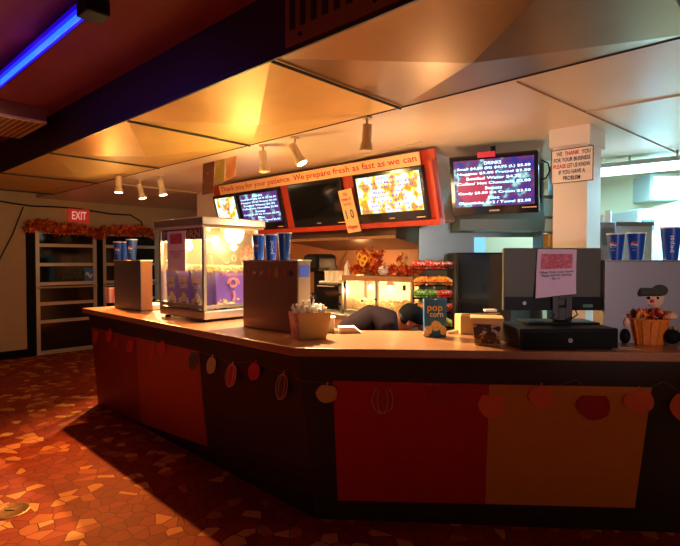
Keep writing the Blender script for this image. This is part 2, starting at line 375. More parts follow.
# black-light fixture on the red ceiling
t0 = hitz(84, 12, ZU-.08); t1 = hitz(-30, 117, ZU-.08)
a0 = t0.dot(AX); p0 = t0.dot(AN); a1 = t1.dot(AX)
fx = thing('blacklight_fixture', 'blue glowing tube light fixed under the dark red ceiling', 'light', W(a0, p0, ZU-.08), RA)
MB().box(a1-a0-.6, .12, .01, .07, .035, .08).build('housing', M['black'], fx)
MB().taper((a1-a0-.6, 0, -.02, .05), (a1-a0-.6, 0, -.03, .06), .02, .035).build('reflector', M['tubeg'], fx)
MB().cyl((a1-a0-.6, 0, 0), (-.005, 0, 0), .013).build('tube', M['tube'], fx, smooth=True)
MB().box(-.005, .12, -.035, .075, -.035, .035).build('end_cap', M['black'], fx, bev=.008)
# ceiling air grille at far left
gp = hitz(47, 124, ZU-.13)
ag = thing('ceiling_air_grille', 'square boxed air grille with fine slats hanging from the red ceiling', 'vent', (gp.x, gp.y, ZU-.13), RA)
MB().box(-.75, 0, -.75, 0, .02, .13).build('box', M['ventm'], ag, bev=.006)
MB().box(-.75, 0, -.75, 0, 0, .02).build('rim', M['lampw'], ag)
for k in range(16):
    MB().box(-.72, -.03, -.72+k*.044, -.70+k*.044, -.006, 0).build('slat', M['ventm'], ag)
# ------------------------------------------------------------------ doors
def door(n, pa, pb, base):
    w = pb-pa; d = thing('door_%d' % n, '', 'door', W(AD-.02, pa, 0), RN); del d['label']; del d['category']; struct(d)
    f = MB(); t = .055
    f.box(0, t, -.03, .03, 0, zd-.01); f.box(w-t, w, -.03, .03, 0, zd-.01); f.box(t, w-t, -.03, .03, zd-.07, zd-.01)
    f.box(t, w-t, -.03, .03, 0, .06); f.build('door_frame', M['alu'], d)
    for y in (245.5, 264.5, 283.5, 303, 320.5):
        z = hd(60, y).z; MB().box(t, w-t, -.025, .025, z-.026, z+.026).build('rail', M['alu'], d)
    MB().box(t, w-t, -.006, .006, .06, zd-.07).build('glass', M['nightglass'], d)
    z = hd(60, 287).z; MB().cyl((t*.3, -.075, z), (w-t*.3, -.075, z), .017).box(t*.3, t*.9, -.075, -.03, z-.02, z+.02).box(w-t*.9, w-t*.3, -.075, -.03, z-.02, z+.02).build('push_bar', M['alu'], d, smooth=True)
    return d
d1 = door(1, pd0+.0, pd1, 0); d2 = door(2, pd2, pd3, 0)
struct(MB().slab([W(AD+.02, pd1, 0), W(AD+.02, pd2, 0), W(AD-.1, pd2, 0), W(AD-.1, pd1, 0)], (0, 0, zd)).build('trim_2', M['blackm']))
q = hd(89, 275)
st = thing('window_sticker', 'small blue sticker with a white swirl on the glass of the exit door', 'sticker', W(AD+.0, q.dot(AN), q.z-.12), RN)
MB().box(-.07, .07, 0, .004, 0, .24).build('backing', M['bluel'], st)
w_ = MB(); w_.tube([(-.045+.01*k, -.002, .12+.04*sin(k*.75)) for k in range(10)], .014, 6); w_.build('swirl', M['cupw'], st)
q = hd(74, 273)
tt = MB(); text(tt, 'NO OUTSIDE\nFOOD OR\nDRINK PLEASE', 0, 0, .34, .17)
tt.build('faint_door_notice', M['inkgreen'], None, loc=W(AD+.006, q.dot(AN), q.z), rot=(0, 0, RN)); tag(bpy.data.objects['faint_door_notice'], 'faint green lettering on the dark glass of the exit door', 'lettering')
struct(MB().slab([W(AD+.012, pd0-.13, 0), W(AD+.012, pd0, 0), W(AD-.01, pd0, 0), W(AD-.01, pd0-.13, 0)], (0, 0, zd+.06)).build('trim_9', M['blackm']))
# exit sign
q = hd(67, 222); q2 = hd(88, 210)
ex = thing('exit_sign', 'small red EXIT sign on the wall above the glass doors', 'sign', W(AD+.01, q.dot(AN), q.z), RN)
ew = q2.dot(AN)-q.dot(AN); eh = q2.z-q.z
MB().box(0, ew, -.06, 0, 0, eh).build('housing', M['exitred'], ex, bev=.008)
text(MB(), 'EXIT', ew/2, eh*.5, ew*.68, eh*.6, -.064).build('letters', M['exitw'], ex)
# leaf garland over the doors
pts = []
gA = hd(24, 224); gB = hd(150, 222)
gl = thing('leaf_garland', 'orange autumn leaf garland draped across the top of the glass doors', 'garland', W(AD+.14, gA.dot(AN), gA.z-.06), RN)
Lg = gB.dot(AN)-gA.dot(AN)
mb = MB(); st_ = []
for k in range(240):
    x = Lg*k/240; z = .03*sin(x*5)+.02*sin(x*11); ring_leaf(mb, (x, random.uniform(-.04, .05), z+random.uniform(-.07, .07)), random.uniform(.05, .085)); st_.append((x, .0, z))
mb.build('leaves', M['leafo'], gl); MB().tube(st_[::6], .008).build('stem', M['wood'], gl)
# cables
def cable(pts, r, label, m='black', name='cable'):
    return tag(MB().tube(pts, r, 6).build(name, M[m], smooth=True), label, 'cable')
def offp(x, y, d=.02):
    v = hd(x, y); return v+AX*d
cable([offp(x, y) for x, y in ((-8, 200), (10, 203), (30, 206), (56, 207), (80, 209), (110, 214), (130, 215), (141, 222), (143, 240))], .012, 'thin black cable running along the cream wall above the exit doors')
cable([offp(x, y) for x, y in ((23, 207), (12, 235), (0, 258), (-8, 275))], .008, 'thin dark cord slanting down the cream wall left of the doors')
# ================================================================== COUNTER
ZT = 1.02
P0 = hitz(82, 308, ZT); P1 = hitz(294, 348, ZT); P2 = hitz(760, 354.2, ZT)
dL = (P1-P0).normalized(); dR = (P2-P1).normalized()
inn = lambda d: Vector((-d.y, d.x, 0))
iL, iR = inn(dL), inn(dR)
mit = (iL+iR).normalized(); mk = 1/mit.dot(iL)
def offs(d, z, e=0):
    f = lambda v: Vector((v.x, v.y, z))
    return [f(P0+iL*d+dL*e), f(P1+mit*mk*d), f(P2+iR*d)]
def ring(df, db, z, e=0):
    a = offs(df, z, e); b = offs(db, z, e); return a+b[::-1]
ct = thing('concession_counter', 'long dark angled concession counter with red and orange front panels', 'counter', (0, 0, 0))
MB().loft(ring(0, .70, ZT-.045), ring(0, .70, ZT)).build('countertop', M['top'], ct, bev=.006)
SL = .20
MB().loft(ring(.04+SL*.97, .62, 0.0, .05), ring(.04, .62, ZT-.045, .03)).build('counter_body', M['body'], ct)
def face(i): # plane point and normal of the slanting front face
    d = (dL, dR)[i]; inw = (iL, iR)[i]; P = (P1+inw*.04); P = Vector((P.x, P.y, ZT-.045)); dn = (inw*SL-Vector((0, 0, 1))).normalized()
    N = d.cross(dn).normalized()
    if N.dot(inw) > 0: N = -N
    return P, N
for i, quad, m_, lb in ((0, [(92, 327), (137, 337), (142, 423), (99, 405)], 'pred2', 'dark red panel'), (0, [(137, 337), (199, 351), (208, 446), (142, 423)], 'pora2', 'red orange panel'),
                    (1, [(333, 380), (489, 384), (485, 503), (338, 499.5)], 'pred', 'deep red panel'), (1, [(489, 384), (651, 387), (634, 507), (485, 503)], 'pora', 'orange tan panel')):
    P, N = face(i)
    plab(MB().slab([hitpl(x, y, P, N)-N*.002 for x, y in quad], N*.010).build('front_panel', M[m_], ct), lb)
# ------------------------------------------------------------------ pumpkin garlands
def pumpkin(mb, r, sx):
    n = 28; pts = []
    for k in range(n):
        a = 2*pi*k/n; q = 1-.06*abs(cos(a*2.5))-(.10 if abs(a-pi/2) < .25 else 0)
        pts.append((r*sx*q*cos(a), 0, r*q*sin(a)))
    mb.slab([(x, 0, z) for x, y, z in pts], (0, -.004, 0)); return pts
def garland(i, items, label, string):
    P, N = face(i); rz = atan2(-N.x, N.y)  # local -y faces outward
    rz = atan2(N.x, -N.y)
    g = thing('pumpkin_garland', label, 'garland', hitpl(items[0][0], items[0][1], P, N)+N*.03, 0)
    base = g.location.copy()
    sp = [(hitpl(x, y, P, N)+N*.028)-base for x, y in string]
    MB().tube(sp, .0008, 5).build('string', M['wood'], g)
    for x, y, rp, sx, m_, ol in items:
        c = hitpl(x, y, P, N)+N*.024; dist = (c-CAM).length; r = rp*dist/F
        mb = MB(); pts = pumpkin(mb, r, sx)
        o = mb.build('pumpkin_cutout', M[m_], g); o.location = c-base; o.rotation_euler = (-math.atan(SL), 0, rz)
        plab(o, {'pk_red': 'red', 'pk_org': 'orange red', 'pk_tan': 'tan', 'pk_dark': 'dark brown', 'pk_deep': 'deep red'}[m_]+' paper pumpkin')
        MB().tube([(0, -.003, r*.85), (r*.05, -.004, r*1.05), (r*.15, -.005, r*1.2)], r*.09, 6).build('stalk', M['outline' if ol else m_], o)
        if ol:
            l = MB(); l.tube([(a*.96, -.005, b*.96) for a, _, b in pts+pts[:1]], .0022, 5)
            for s_ in (-.45, .45): l.tube([(s_*r*sx*cos(t), -.005, r*.9*sin(t)) for t in [(-1.4+.28*k) for k in range(11)]], .0016, 5)
            l.build('outline', M['outline'], o)
garland(0, [(98, 336, 6.5, 0.90, 'pk_red', 0), (112, 335, 6, 0.93, 'pk_red', 0), (119, 341, 6, 0.75, 'pk_deep', 0), (133, 345, 6.5, 1.05, 'pk_red', 0), (155, 349, 8, 0.45, 'pk_red', 0), (165, 347, 6.3, 1.20, 'pk_red', 0),
            (196.5, 358.5, 10, 0.75, 'pk_dark', 0), (214.5, 364, 8.5, 0.93, 'pk_tan', 0), (234.5, 374, 12, 0.75, 'pk_red', 1), (257.5, 370, 9, 1.05, 'pk_red', 0), (285.5, 385, 13.5, 0.68, 'pk_dark', 1)],
        'paper pumpkin garland strung along the left wing of the dark counter', [(94, 326), (98, 329), (105, 327), (112, 328), (125, 336), (133, 337), (145, 335), (165, 340), (180, 343), (196, 348), (214, 354), (234, 361), (257, 360), (285, 370), (292, 368)])
garland(1, [(327, 391.5, 9.2, 1.17, 'pk_tan', 0), (382.5, 398, 13.5, .82, 'pk_deep', 1), (441, 393, 9.5, 1.25, 'pk_deep', 0), (490.5, 403, 12.5, 1.0, 'pk_org', 0), (539.5, 394.5, 10, 1.15, 'pk_org', 0), (591.5, 403.5, 13, 1.12, 'pk_deep', 0), (636.5, 399, 10.2, 1.25, 'pk_org', 0), (683, 405, 12.2, 1.05, 'pk_org', 0)],
        'paper pumpkin garland strung across the red and orange panels', [(294, 372), (300, 378), (327, 381), (350, 380), (382, 385), (405, 380), (415, 377), (428, 382), (441, 384), (465, 386), (490, 390), (515, 386), (540, 384), (560, 382), (574, 377), (585, 386), (591, 391), (625, 392), (640, 388), (661, 379), (683, 393), (700, 392)])
# ================================================================== CUPS & DISPENSERS
def cup_mesh(label, h=.165, r0=.030, r1=.042, txt='side', lid=False):
    c = thing('paper_cup', label, 'cup')
    MB().lathe([(r0, 0), (r1, h-.006), (r1-.002, h-.006), (r0-.002, .004)], 28).build('cup_wall', M['blue'], c, smooth=True)
    MB().lathe([(r1-.003, h-.008), (r1+.003, h-.008), (r1+.003, h), (r1-.003, h), (r1-.004, h-.02)], 28).build('rim', M['cupw'], c, smooth=True)
    rr = lambda z: r0+(r1-r0)*z/h+.0009
    def wrap(pts, a0): return [(rr(z)*sin(a0+x/rr(z)), -rr(z)*cos(a0+x/rr(z)), z) for x, z in pts]
    vs, fs = text_verts('pepsi')
    if txt == 'side':   # upright lettering running up the cup
        mb = MB(); mb.add(wrap([(-b*.026, h*.48+a*h*.5) for a, b in vs], .25), fs); mb.build('lettering', M['cupw'], c)
    else:
        a0 = -.35
        dsc = [(.019*cos(2*pi*k/20), h*.56+.019*sin(2*pi*k/20)) for k in range(20)]
        mb = MB(); mb.add([((rr(z)-.0005)*sin(a0+x/rr(z)), -(rr(z)-.0005)*cos(a0+x/rr(z)), z) for x, z in dsc], [tuple(range(20))]); mb.build('logo_ring', M['cupw'], c)
        mb = MB()
        for m_i, (z0, z1) in enumerate(((-1, -.22), (-.22, .22), (.22, 1))):
            zs = [z0+(z1-z0)*k/6 for k in range(7)]; zo = .56; R_ = .0165; P = []
            g_ = []
            for z in zs:
                x = sqrt(max(0, 1-z*z))
                for j in range(9):
                    t_ = -1+j/4; g_.append((x*t_*R_, h*.56+(z-.14*sin(t_*2.2)*x)*R_))
            mb.add([(q_[0]*1.012, q_[1]*1.012, q_[2]) for q_ in wrap(g_, a0)], [(r_*9+j, r_*9+j+1, r_*9+j+10, r_*9+j+9) for r_ in range(6) for j in range(8)], m_i)
        mb.build('globe_logo', [M['bluel'], M['cupw'], M['logored']], c)
        mb = MB(); mb.add(wrap([(a*.020, h*.36+b*.008) for a, b in vs], a0), fs); mb.build('lettering', M['cupw'], c)
    return c
def orient(c, loc, ang): c.location = loc; c.rotation_euler = (0, 0, ang)
# --- left dispenser (grey) at far left
def dispenser(name_label, loc, rz, w, d, h, m_front, m_side, tray=True, mk=None):
    t = thing('drink_dispenser', name_label, 'drink dispenser', loc, rz)
    MB().box(-w, 0, 0, .012, 0, h).build('back_panel', m_front, t, bev=.003)
    MB().box(-w+.004, -.004, .012, d, 0.004, h-.002).build('cabinet', m_side, t, bev=.003)
    MB().box(-w-.004, .004, -.004, d+.004, h-.002, h+.008).build('top_cap', M['steel'], t, bev=.002)
    if tray:
        MB().box(-w+.03, -.02, d, d+.16, 0, .05).build('drip_tray', M['lattice'], t, bev=.006)
        for k in (-.4, -.27, -.14):
            MB().cyl((k, d, h*.62), (k, d+.06, h*.62), .02).cyl((k, d+.05, h*.62), (k, d+.05, h*.48), .014).build('nozzle', M['black'], t)
    return t
cL = hitz(140.8, 311.5, ZT)
tdL = dispenser('grey metal drink dispenser at the far end of the counter with three cups on top', (cL.x, cL.y, ZT), RA, .545, .115, .452, M['dispg'], M['ventm'])
MB().box(-.50, -.20, -.002, 0, .39, .43).build('faded_strip', M['inkgreen'], tdL)
cM = hitz(297.5, 334.5, ZT)
tdM = dispenser('bronze brown drink dispenser in the middle behind the straw box', (cM.x, cM.y, ZT), RA, .555, .115, .452, M['dispb'], M['lampw'])
bm_ = ['logored', 'steel', 'white', 'logored', 'popyel', 'logored', 'blue']
for k in range(7):
    b_ = MB(); x = -.50+k*.074
    if k in (0, 5, 6): b_.cyl((x, -.003, .375), (x, 0, .375), .022, n=20)
    elif k in (1, 2): b_.tube([(x-.02, -.002, .36), (x-.005, -.002, .385), (x+.006, -.002, .365), (x+.02, -.002, .39)], .004, 6)
    else: b_.box(x-.017, x+.017, -.003, 0, .35, .40); b_.cyl((x, -.003, .40), (x, 0, .40), .012)
    b_.build('flavour_badge', mat('badge_dim', [(.35, .06, .04), (.42, .25, .18), (.45, .22, .15), (.38, .08, .06), (.42, .22, .04), (.32, .05, .04), (.06, .03, .08)][k], .4), tdM)
MB().box(.0005, .004, .018, .10, .355, .425).build('display', mat('small_display', (.1, .15, .5), .3, emit=(.08, .12, .45), es=.45), tdM)
cR = hitz(604, 343, ZT)
RBR = radians(-2)
tdR = thing('drink_dispenser', 'wide silver grey drink dispenser at the right behind the scarecrow doll', 'drink dispenser', (cR.x, cR.y, ZT), RBR)
MB().box(0, .66, 0, .012, 0, .452).build('back_panel', M['dispr'], tdR, bev=.003)
MB().box(.004, .656, .012, .15, .004, .45).build('cabinet', M['steel'], tdR, bev=.003)
MB().box(-.004, .664, -.004, .154, .45, .46).build('top_cap', M['steel'], tdR, bev=.002)
MB().box(.03, .63, .15, .22, 0, .05).build('drip_tray', M['lattice'], tdR, bev=.006)
# hanging cable clip on its left
# cups: positions by distance plane
zcup = ZT+.460
pL = AN.dot(cL)+.058; pM = AN.dot(cM)+.058
protoA = cup_mesh('', txt='globe'); protoB = cup_mesh('', txt='side')
protoC = cup_mesh('', h=.185, r0=.036, r1=.054, txt='side'); protoD = cup_mesh('', h=.155, r0=.034, r1=.048, txt='globe')
used = set()
def put_cup(proto, x, pl, label, group, sc=1, turn=0):
    c = proto if proto.name not in used else copy_tree(proto); used.add(proto.name)
    if isinstance(pl, float): q = hitp(x, 262, pl)
    else: q = hitpl(x, 262, *pl)
    c.location = (q.x, q.y, zcup); c.rotation_euler = (0, 0, atan2(-q.x, q.y)+turn); c.scale = (sc, sc, sc)
    c['label'] = label; c['group'] = group; return c
g1 = 'blue paper cups on the left dispenser'
put_cup(protoA, 118.5, pL, 'blue cup with round logo, leftmost on the left grey dispenser', g1, 1.08)
put_cup(protoB, 124.5, pL+.05, 'blue cup half hidden between two others on the left grey dispenser', g1, 1.08, 1.2)
put_cup(protoA, 132, pL, 'blue cup with round logo, rightmost on the left grey dispenser', g1, 1.18, -.1)
g2 = 'blue paper cups on the bronze dispenser'
put_cup(protoA, 258.5, pM, 'blue cup with round logo, leftmost on the bronze dispenser', g2, 1.06, -.2)
put_cup(protoB, 271, pM, 'blue cup with upright white lettering in the middle on the bronze dispenser', g2, 1.04)
put_cup(protoB, 284.5, pM, 'brighter blue cup, rightmost on the bronze dispenser', g2, 1.08, .9)
g3 = 'blue paper cups on the right dispenser'
Rp = (Vector((cR.x, cR.y+.075, 0)), Vector((sin(-RBR), cos(RBR), 0)))
put_cup(protoD, 615.5, Rp, 'blue cup with round logo, leftmost on the silver dispenser', g3, .97)
put_cup(protoD, 636, Rp, 'blue cup with round logo in the middle on the silver dispenser', g3, 1.0, .1)
put_cup(protoC, 670.5, Rp, 'large blue cup with upright white lettering on the silver dispenser', g3, 1.0, -.1)
# small striped popcorn bag at far end
q = hitz(110.5, 302.5, ZT)
pb = thing('striped_tub', 'small pink and white striped tub at the far left end of the counter', 'tub', (q.x, q.y, ZT), .2)
for k in range(12):
    a = 2*pi*k/12; b = 2*pi*(k+1)/12
    mb = MB(); r0, r1, h = .045, .062, .16
    mb.add([(r0*cos(a), r0*sin(a), 0), (r0*cos(b), r0*sin(b), 0), (r1*cos(b), r1*sin(b), h), (r1*cos(a), r1*sin(a), h), (0, 0, 0), (0, 0, h-.01)], [(0, 1, 2, 3), (0, 4, 1), (3, 2, 5)])
    mb.build('stripe', M['paper' if k % 2 else 'cardpink'], pb)
# card terminal behind left dispenser
q = hitz(158, 306, ZT); 
reg = thing('cash_register', 'small dark till screen with coloured display behind the left dispenser', 'till', (cL.x+.16, cL.y+.38, ZT), RA)
MB().box(-.14, .14, -.1, .12, 0, .07).build('base', M['black'], reg, bev=.01)
MB().cyl((0, .03, .07), (0, .03, .2), .025).build('post', M['black'], reg)
MB().box(-.15, .15, 0, .035, .2, .46).build('screen_case', M['bezel'], reg, bev=.008)
MB().box(-.13, .13, -.003, 0, .23, .40).build('display', ramp_mat('till_display', [(0, (.02, .25, .08)), (.4, (.1, .3, .6)), (.7, (.5, .6, .6))], 30, emit=.6), reg)
# ================================================================== POPCORN MACHINE
cP = hitz(204, 323, ZT)
PW, PD, PH = .66, .50, .775
pm = thing('popcorn_machine', 'lit glass popcorn machine with silver frame on the counter', 'popcorn machine', (cP.x, cP.y, ZT), RA)
b_ = MB()
b_.box(-PW, 0, 0, PD, .02, .085)
b_.build('base', M['steel'], pm, bev=.01)
for x, y in ((-PW+.05, .05), (-.05, .05), (-PW+.05, PD-.05), (-.05, PD-.05)): MB().cyl((x, y, 0), (x, y, .022), .022).build('foot', M['black'], pm)
for x, y, n_ in ((-PW, 0, 0), (-.026, 0, 1), (-PW, PD-.026, 2), (-.026, PD-.026, 3)):
    MB().box(x, x+.026, y, y+.026, .085, .715).build('corner_post', M['steel'], pm, bev=.003)
MB().box(-PW-.03, .03, -.03, PD+.05, .715, PH).build('lid', M['steel'], pm, bev=.008)
MB().box(-PW-.022, .022, -.022, PD+.04, .70, .715).build('lid_rim', M['lampw'], pm)
MB().box(-PW+.026, -.026, .002, .024, .10, .125).box(-.024, -.002, .026, PD-.026, .10, .125).build('glass_sill', M['steel'], pm)
MB().box(-PW+.026, -.026, .006, .010, .085, .70).build('front_glass', M['sheet'], pm)
MB().box(-.012, -.008, .026, PD-.026, .085, .70).build('side_glass', M['sheet'], pm)
MB().box(-PW+.008, -PW+.012, .026, PD-.026, .085, .70).build('side_glass', M['sheet'], pm)
MB().box(-PW+.026, -.026, PD-.012, PD-.008, .085, .70).build('door_glass', M['sheet'], pm)
# valance with lettering
vb = MB().box(-PW+.03, -.03, .012, .016, .615, .70).build('valance', mat('valance_blue', (.05, .04, .22), .4), pm)
text(MB(), 'POPCORN', -PW/2, .657, .54, .062, .010).build('valance_lettering', M['popyel'], vb)
# kettle and lamps
kt = MB(); kt.lathe([(.02, .0), (.085, .01), (.10, .05), (.10, .10), (.09, .11)], 24, (-.30, .28, .50)); kt.build('kettle', M['dispg'], pm, smooth=True)
MB().cyl((-.30, .28, .61), (-.30, .28, .70), .012).build('kettle_rod', M['steel'], pm)
for x, y in ((-.09, .16), (-.50, .36), (-.33, .07)):  # the last, foremost one is added to brighten the carton fronts
    lb = MB().cyl((x, y, .70), (x, y, .645), .035, .05, 20).build('heat_lamp', M['steel'], pm, smooth=True)
    MB().ball((x, y, .615), .028).build('bulb', M['bulbw'], lb, smooth=True)
# round etched mark + round sticker
rg = MB()
for k in range(24):
    pass
rg.tube([(-.006, .20+.035*cos(2*pi*k/16), .48+.045*sin(2*pi*k/16)) for k in range(2, 15)], .003, 6)
rg.tube([(-.006, .27+.02*cos(2*pi*k/8), .475+.025*sin(2*pi*k/8)) for k in range(9)], .003, 6)
rg.build('etched_mark', M['white'], pm)
MB().add([(-.005, .39, .49)]+[(-.005, .39+.062*cos(2*pi*k/20), .49+.085*sin(2*pi*k/20)) for k in range(20)], [(0, 1+k, 1+(k+1) % 20) for k in range(20)]).build('round_sticker', ramp_mat('popcorn_print', [(0, (.9, .5, .3)), (.5, (.95, .75, .55)), (.8, (.7, .25, .15))], 90), pm)
# paper notice on the front glass
nt_ = thing('paper_notice', 'white notice with red picture taped on the popcorn machine glass', 'notice', (cP.x, cP.y, ZT), RA)
q = hitp(176, 251, AN.dot(cP)-.002); qa = (q-cP).dot(AX)
nt_.location = W(AX.dot(cP)+qa, AN.dot(cP)+.0, q.z-.155)
MB().box(-.135, .135, -.001, .004, 0, .31).build('sheet', M['paper'], nt_)
MB().box(-.09, .09, -.003, -.001, .21, .29).build('picture', M['pinkimg'], nt_)
text(MB(), 'Please order popcorn\nand drinks here\nThank You', 0, .13, .20, .06, -.003).build('lettering', M['inkred'], nt_)
# cartons standing inside, with popcorn
def popbox(label, w=.12, d=.06, h=.24, m_='popblue', full=True, group=None, name='popcorn_carton', letters=True):
    t = thing(name, label, 'popcorn carton', group=group)
    MB().taper((-w*.46, w*.46, -d/2, d/2), (-w/2, w/2, -d/2*1.1, d/2*1.1), 0, h*.95).build('carton', M[m_], t)
    fl = MB(); n = 9   # scalloped top flap
    pts = [(-w/2, -d*.56, h*.94)]+[(-w/2+w*k/n, -d*.56, h*(.98+.03*sin(pi*k/n)-(.05 if k == 4 or k == 5 else 0))) for k in range(n+1)]+[(w/2, -d*.56, h*.94)]
    fl.slab(pts, (0, .003, 0)); fl.build('flap', M['bluel' if m_ == 'popblue' else m_], t)
    if letters:
        text(MB(), 'pop', -.003, h*.70, w*.66, h*.19, -d*.565).build('lettering', M['popyel'], t)
        text(MB(), 'corn', .006, h*.565, w*.58, h*.10, -d*.565).build('second_lettering', M['white'], t)
    pk = MB()
    random.seed(3)
    for k in range(34):
        x = random.uniform(-.44, .44); zz = random.uniform(.02, .22)+.16*max(0, 1-abs(x)*2.4)
        pk.ball((x*w, -d*.52-.002, zz*h), random.uniform(.010, .015), (1, .35, 1), 7, 5, rag=.2)
    pk.build('printed_popcorn', M['popcorn'], t)
    return t
def kernels(mb, n, fn, r=.011):
    for k in range(n):
        x, y, z = fn(); mb.ball((x, y, z), r*random.uniform(.7, 1.3), (1, random.uniform(.7, 1), random.uniform(.7, 1)), 6, 4, rag=.3)
g4 = 'popcorn cartons inside the popcorn machine'
pc = popbox('blue popcorn carton inside the machine, leftmost behind the front glass', .16, .09, .30, 'purple', group=g4)
bx0 = Vector((cP.x, cP.y, ZT))
def inside(x, y, z): return bx0+AX*x+AN*y+Vector((0, 0, z))
labs = ['purple popcorn carton inside the machine, leftmost behind the front glass', 'purple popcorn carton inside the machine, middle one behind the front glass', 'purple popcorn carton inside the machine, nearest the silver corner post']
for k, x in enumerate((-.53, -.345, -.155)):
    c = pc if k == 0 else copy_tree(pc); c.location = inside(x, .085, .086); c.rotation_euler = (0, 0, RA); c['label'] = labs[k]
# wide purple tub by the side glass
tb = thing('popcorn_tub', 'wide purple popcorn tub with pink swirl print behind the side glass', 'popcorn tub', inside(-.08, .29, .086), RN)
MB().taper((-.15, .15, -.04, .04), (-.17, .17, -.045, .045), 0, .29).build('tub_wall', M['purple'], tb)
sw = MB(); 
for s_ in (-1, 1): sw.tube([(-.01+s_*(.055-.005*k)*cos(k*.7), -.048, .19+(.05-.004*k)*sin(k*.7)) for k in range(9)], .008, 6)
text(sw, 'Popcorn', -.01, .262, .20, .04, -.048); sw.tube([(-.01, -.047, .13), (.0, -.047, .09), (-.01, -.047, .06)], .012, 6)
sw.build('swirl_print', mat('pink_print', (.85, .35, .45), .5), tb)
pk = MB(); kernels(pk, 60, lambda: (random.uniform(-.15, .15), -.046, random.uniform(.0, .07)), .013); pk.build('printed_popcorn', M['popcorn'], tb)
random.seed(11)
pk = MB(); kernels(pk, 620, lambda: (random.uniform(-PW+.04, -.04), random.uniform(.03, PD-.04), random.uniform(.088, .115)), .012)
kernels(pk, 700, lambda: (random.uniform(-PW+.05, -.05), random.uniform(.04, .14), random.uniform(.37, .415)), .012)
kernels(pk, 350, lambda: (random.uniform(-.12, -.035), random.uniform(.13, .45), random.uniform(.365, .41)), .012)
pk.x = Matrix.Identity(4)
o = pk.build('popcorn', M['popcorn'], None, loc=bx0, rot=(0, 0, RA)); tag(o, 'loose golden popcorn heaped inside the lit popcorn machine', 'popcorn', kind='stuff')
# ================================================================== STRAW BOX
q = hitz(299.7, 340.6, ZT)
sb = thing('straw_box', 'tan cardboard box with red printed end, full of wrapped straws', 'box', (q.x, q.y, ZT), radians(26))
bw, bd, bh = .165, .125, .155; fl = .028
def wallq(mb, a, b, c, d, th): mb.slab([a, b, c, d], th)
B = [(0, 0), (bw, 0), (bw, bd), (0, bd)]; T = [(-fl*.6, -fl*.6), (bw+fl, -fl*.6), (bw+fl, bd+fl*.6), (-fl*.6, bd+fl*.6)]
for k in range(4):
    j = (k+1) % 4; inw_ = [(0, .003, 0), (-.003, 0, 0), (0, -.003, 0), (.003, 0, 0)][k]
    MB().slab([(*B[k], 0), (*B[j], 0), (*T[j], bh), (*T[k], bh)], inw_).build('box_side', M['cardpink' if k == 3 else 'cardtan'], sb)
MB().box(.003, bw-.003, .003, bd-.003, 0, .003).build('box_bottom', M['cardtan'], sb)
random.seed(5); sp_ = None
g5 = 'wrapped straws in the tan box'
for k in range(84):
    fx_ = random.uniform(.02, bw-.02); fy_ = random.uniform(.02, bd-.02)
    lx = random.uniform(-.35, .35) + (fx_-bw/2)*2.2; ly = random.uniform(-.25, .25)+(fy_-bd/2)*1.5
    L_ = random.uniform(.155, .188)
    if k in (3, 9, 17): L_ = .215
    if sp_ is None:
        mb = MB(); mb.box(-.0065, .0065, -.004, .004, 0, 1); s0 = mb.build('drinking_straw', M['straw']); sp_ = s0; c = s0
    else: c = sp_.copy(); COL.objects.link(c)
    d = Vector((lx, ly, 1)).normalized(); base_ = Vector((fx_, fy_, .02))
    top_ = base_+d*L_; top_.x = min(max(top_.x, -.012), bw+.022); top_.y = min(max(top_.y, -.01), bd+.01)
    d = (top_-base_).normalized()
    Rz = Matrix.Rotation(radians(26), 3, 'Z'); wd = Rz@d
    c.location = Vector((q.x, q.y, ZT))+Rz@base_; c.rotation_euler = wd.to_track_quat('Z', 'Y').to_euler(); c.scale = (1, 1, L_)
    tag(c, 'white paper wrapped straw standing in the tan cardboard straw box', 'straw', g5)
# ================================================================== FRONT ITEMS
q = hitz(435.5, 337, ZT)
random.seed(3)
pbx = popbox('blue popcorn carton standing alone on the counter beside the candy rack', .136, .065, .235, 'popblue', name='popcorn_carton')
pbx.location = (q.x, q.y+.03, ZT); pbx.rotation_euler = (0, 0, -.06)
# patterned container
q = hitz(500.3, 346, ZT)
cn = thing('patterned_container', 'square tub with black and gold patterned front and pale lid', 'container', (q.x, q.y, ZT), radians(-14))
MB().taper((-.130, 0, 0, .13), (-.150, .012, -.012, .145), 0, .135).build('tub', M['cardtan'], cn)
MB().slab([(-.1305, -.002, .012), (-.006, -.002, .012), (.003, -.0105, .115), (-.143, -.0105, .115)], (0, .002, 0)).build('printed_label', M['patt'], cn)
MB().slab([(-.1305, -.003, .010), (-.006, -.003, .010), (-.0035, -.0068, .055), (-.135, -.0068, .055)], (0, .001, 0)).build('printed_label', M['patg'], cn)
MB().box(-.156, .018, -.018, .151, .135, .15).build('lid', M['cardtan'], cn, bev=.004)
# cash drawer
qa_ = hitz(516, 346, ZT); qb_ = hitz(619.5, 350, ZT)
dw = thing('cash_box', 'flat black cash drawer under the computer monitor', 'cash drawer', (qb_.x, qb_.y, ZT), radians(1.5))
DWW = .51
MB().box(-DWW, 0, .012, .36, .006, .108).build('case', M['black'], dw, bev=.004)
MB().box(-DWW+.01, -.01, 0, .012, .012, .088).build('drawer_front', M['blackm'], dw, bev=.003)
MB().cyl((-DWW/2, -.004, .05), (-DWW/2, 0, .05), .012).build('lock', M['steel'], dw)
for x, y in ((-DWW+.03, .04), (-.03, .04), (-DWW+.03, .33), (-.03, .33)): MB().cyl((x, y, 0), (x, y, .007), .012).build('foot', M['blackm'], dw)
